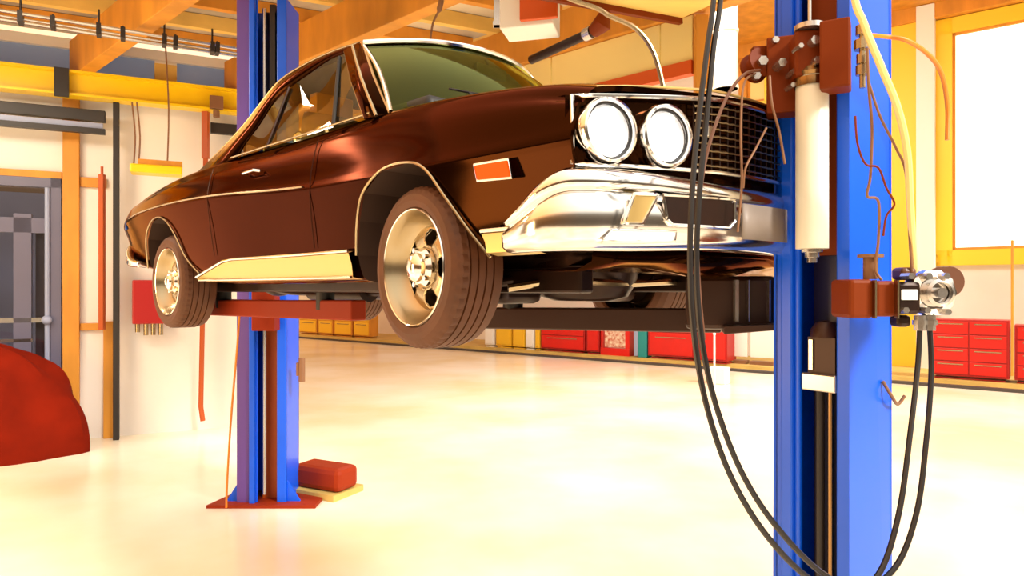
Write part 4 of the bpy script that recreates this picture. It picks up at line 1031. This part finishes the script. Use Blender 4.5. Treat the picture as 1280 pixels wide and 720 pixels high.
for px, py in ((1162, 345), (1184, 345), (1160, 388), (1186, 390), (1140, 345), (1133, 388)):
    g = MB(); p = at(px, py, 2.15); g.cyl(p, p+Vector((0, .05, 0)), .011, 6); g.xform(Mp).build('bolt', 'silver', pu, smooth=False)
for px in (1150, 1162):
    g = MB(); g.cyl(at(px, 413, 2.2), at(px, 394, 2.2), .018, 8); g.cyl(at(px, 406, 2.2), at(px, 400, 2.2), .023, 8); g.xform(Mp).build('hose_fitting', 'silver', pu, smooth=False)
g = MB(); p = at(1088, 349, 2.23); g.cyl(p, at(1088, 322, 2.23), .022, 12); g.cyl(at(1088, 322, 2.23), at(1088, 318, 2.23), .040, 14); g.xform(Mp).build('filler_neck', 'cable', pu)

# hoses
def hose(name, pts, r, m, label, cat='hose', n=8, group=None):
    g = MB(); g.tube(cr([p if isinstance(p, Vector) else at(*p) for p in pts], 8), r, n); return tag(g.build(name, m), label, cat, group)
hose('hydraulic_hose', [N(.03, -.012, 5.2), N(.0, -.06, 4.2), at(897, -220, 2.2), (893, -20, 2.05), (884, 60, 2.0), (872, 160, 1.96), (864, 260, 1.92), (863, 350, 1.90), (869, 430, 1.88), (884, 510, 1.86), (912, 592, 1.85), (955, 665, 1.86), (1010, 722, 1.9), (1062, 742, 1.95), (1100, 715, 2.0), (1124, 640, 2.05), (1138, 540, 2.12), (1147, 460, 2.18), (1150, 408, 2.2)], .0085, 'hose_black', 'outer black hydraulic hose looping from above down and up to the pump', group='black hose pair')
hose('hydraulic_hose', [N(.075, -.03, 5.2), N(.03, -.08, 4.2), at(909, -220, 2.2), (902, -20, 2.05), (892, 60, 2.0), (882, 160, 1.97), (873, 260, 1.94), (871, 350, 1.92), (878, 430, 1.90), (896, 510, 1.89), (928, 592, 1.89), (972, 660, 1.9), (1030, 718, 1.94), (1082, 735, 1.99), (1122, 705, 2.04), (1146, 640, 2.08), (1157, 560, 2.13), (1164, 470, 2.18), (1162, 408, 2.2)], .0085, 'hose_black', 'inner black hydraulic hose of the pair, ending right on the pump', group='black hose pair')
hose('air_hose', [(950, 88, 2.42), (932, 92, 2.3), (912, 115, 2.2), (893, 160, 2.1), (879, 215, 2.05), (872, 290, 2.0), (874, 360, 1.97), (880, 425, 1.95)], .0055, 'hose_brown', 'brown air hose arching from the pulley across the grille to the hoses')
hose('air_line', [(944, 92, 2.45), (930, 105, 2.3), (926, 160, 2.25), (927, 230, 2.25), (922, 290, 2.25)], .004, 'cable', 'thin straight brown line hanging over the grille left of the column')
hose('air_line', [(958, 160, 2.3), (945, 185, 2.25), (932, 210, 2.22), (929, 235, 2.24)], .0035, 'cable', 'short thin curved line joining the straight line over the grille')
hose('air_line', [(962, 95, 2.35), (965, 130, 2.33), (974, 165, 2.33), (981, 205, 2.33)], .0045, 'cable', 'thin brown line bending in front of the blue face beside the white cylinder')
hose('rubber_hose', [N(.27, -.012, 5.0), N(.27, -.05, 4.0), at(1056, -200, 2.15), (1066, -20, 2.1), (1080, 30, 2.08), (1102, 85, 2.06), (1122, 135, 2.08), (1134, 190, 2.12), (1138, 260, 2.16), (1143, 340, 2.22)], .011, 'hose_cream', 'thick cream hose slanting over the top of the near column to the pump')
hose('rubber_hose', [(1085, 44, 2.20), (1108, 46, 2.26), (1132, 50, 2.25), (1158, 66, 2.3), (1176, 90, 2.35), (1184, 130, 2.4), (1184, 175, 2.4)], .0075, 'hose_orange', 'orange hose arching from the column top across the bright window')
hose('control_cable', [(1084, 60, 2.12), (1086, 110, 2.12), (1090, 160, 2.13), (1088, 220, 2.14), (1084, 245, 2.15), (1098, 252, 2.16), (1098, 300, 2.18), (1094, 335, 2.2), (1102, 350, 2.2)], .0045, 'cable', 'thin brown cable wandering down the bright side of the near column', 'cable')
hose('control_cable', [(1085, 100, 2.12), (1100, 145, 2.12), (1120, 185, 2.14), (1132, 215, 2.16), (1136, 280, 2.18), (1140, 340, 2.2)], .004, 'cable', 'thin brown cable beside the cream hose, right of the near column', 'cable')
hose('control_cable', [(1069, 145, 2.1), (1072, 180, 2.1), (1082, 205, 2.12), (1098, 210, 2.12), (1108, 235, 2.14), (1118, 255, 2.15), (1108, 270, 2.16), (1104, 295, 2.16)], .0035, 'bracket_brown', 'shortest thin cable, looping in a hook on the near column side', 'cable')
g = MB(); 
for i in range(7):
    z = H+.12+i*.075
g = MB(); a = at(1076, 40, 2.16)
for py, m_ in ((38, .02), (56, .025), (74, .018), (88, .02)): g.cyl(at(1078, py+6, 2.17), at(1078, py-6, 2.17), m_, 10)
g.cyl(at(1078, 110, 2.17), at(1078, 30, 2.17), .009, 10)
tag(g.build('hose_coupling', 'chrome_dull'), 'metal hose coupling on the upper edge of the near column side', 'coupling')
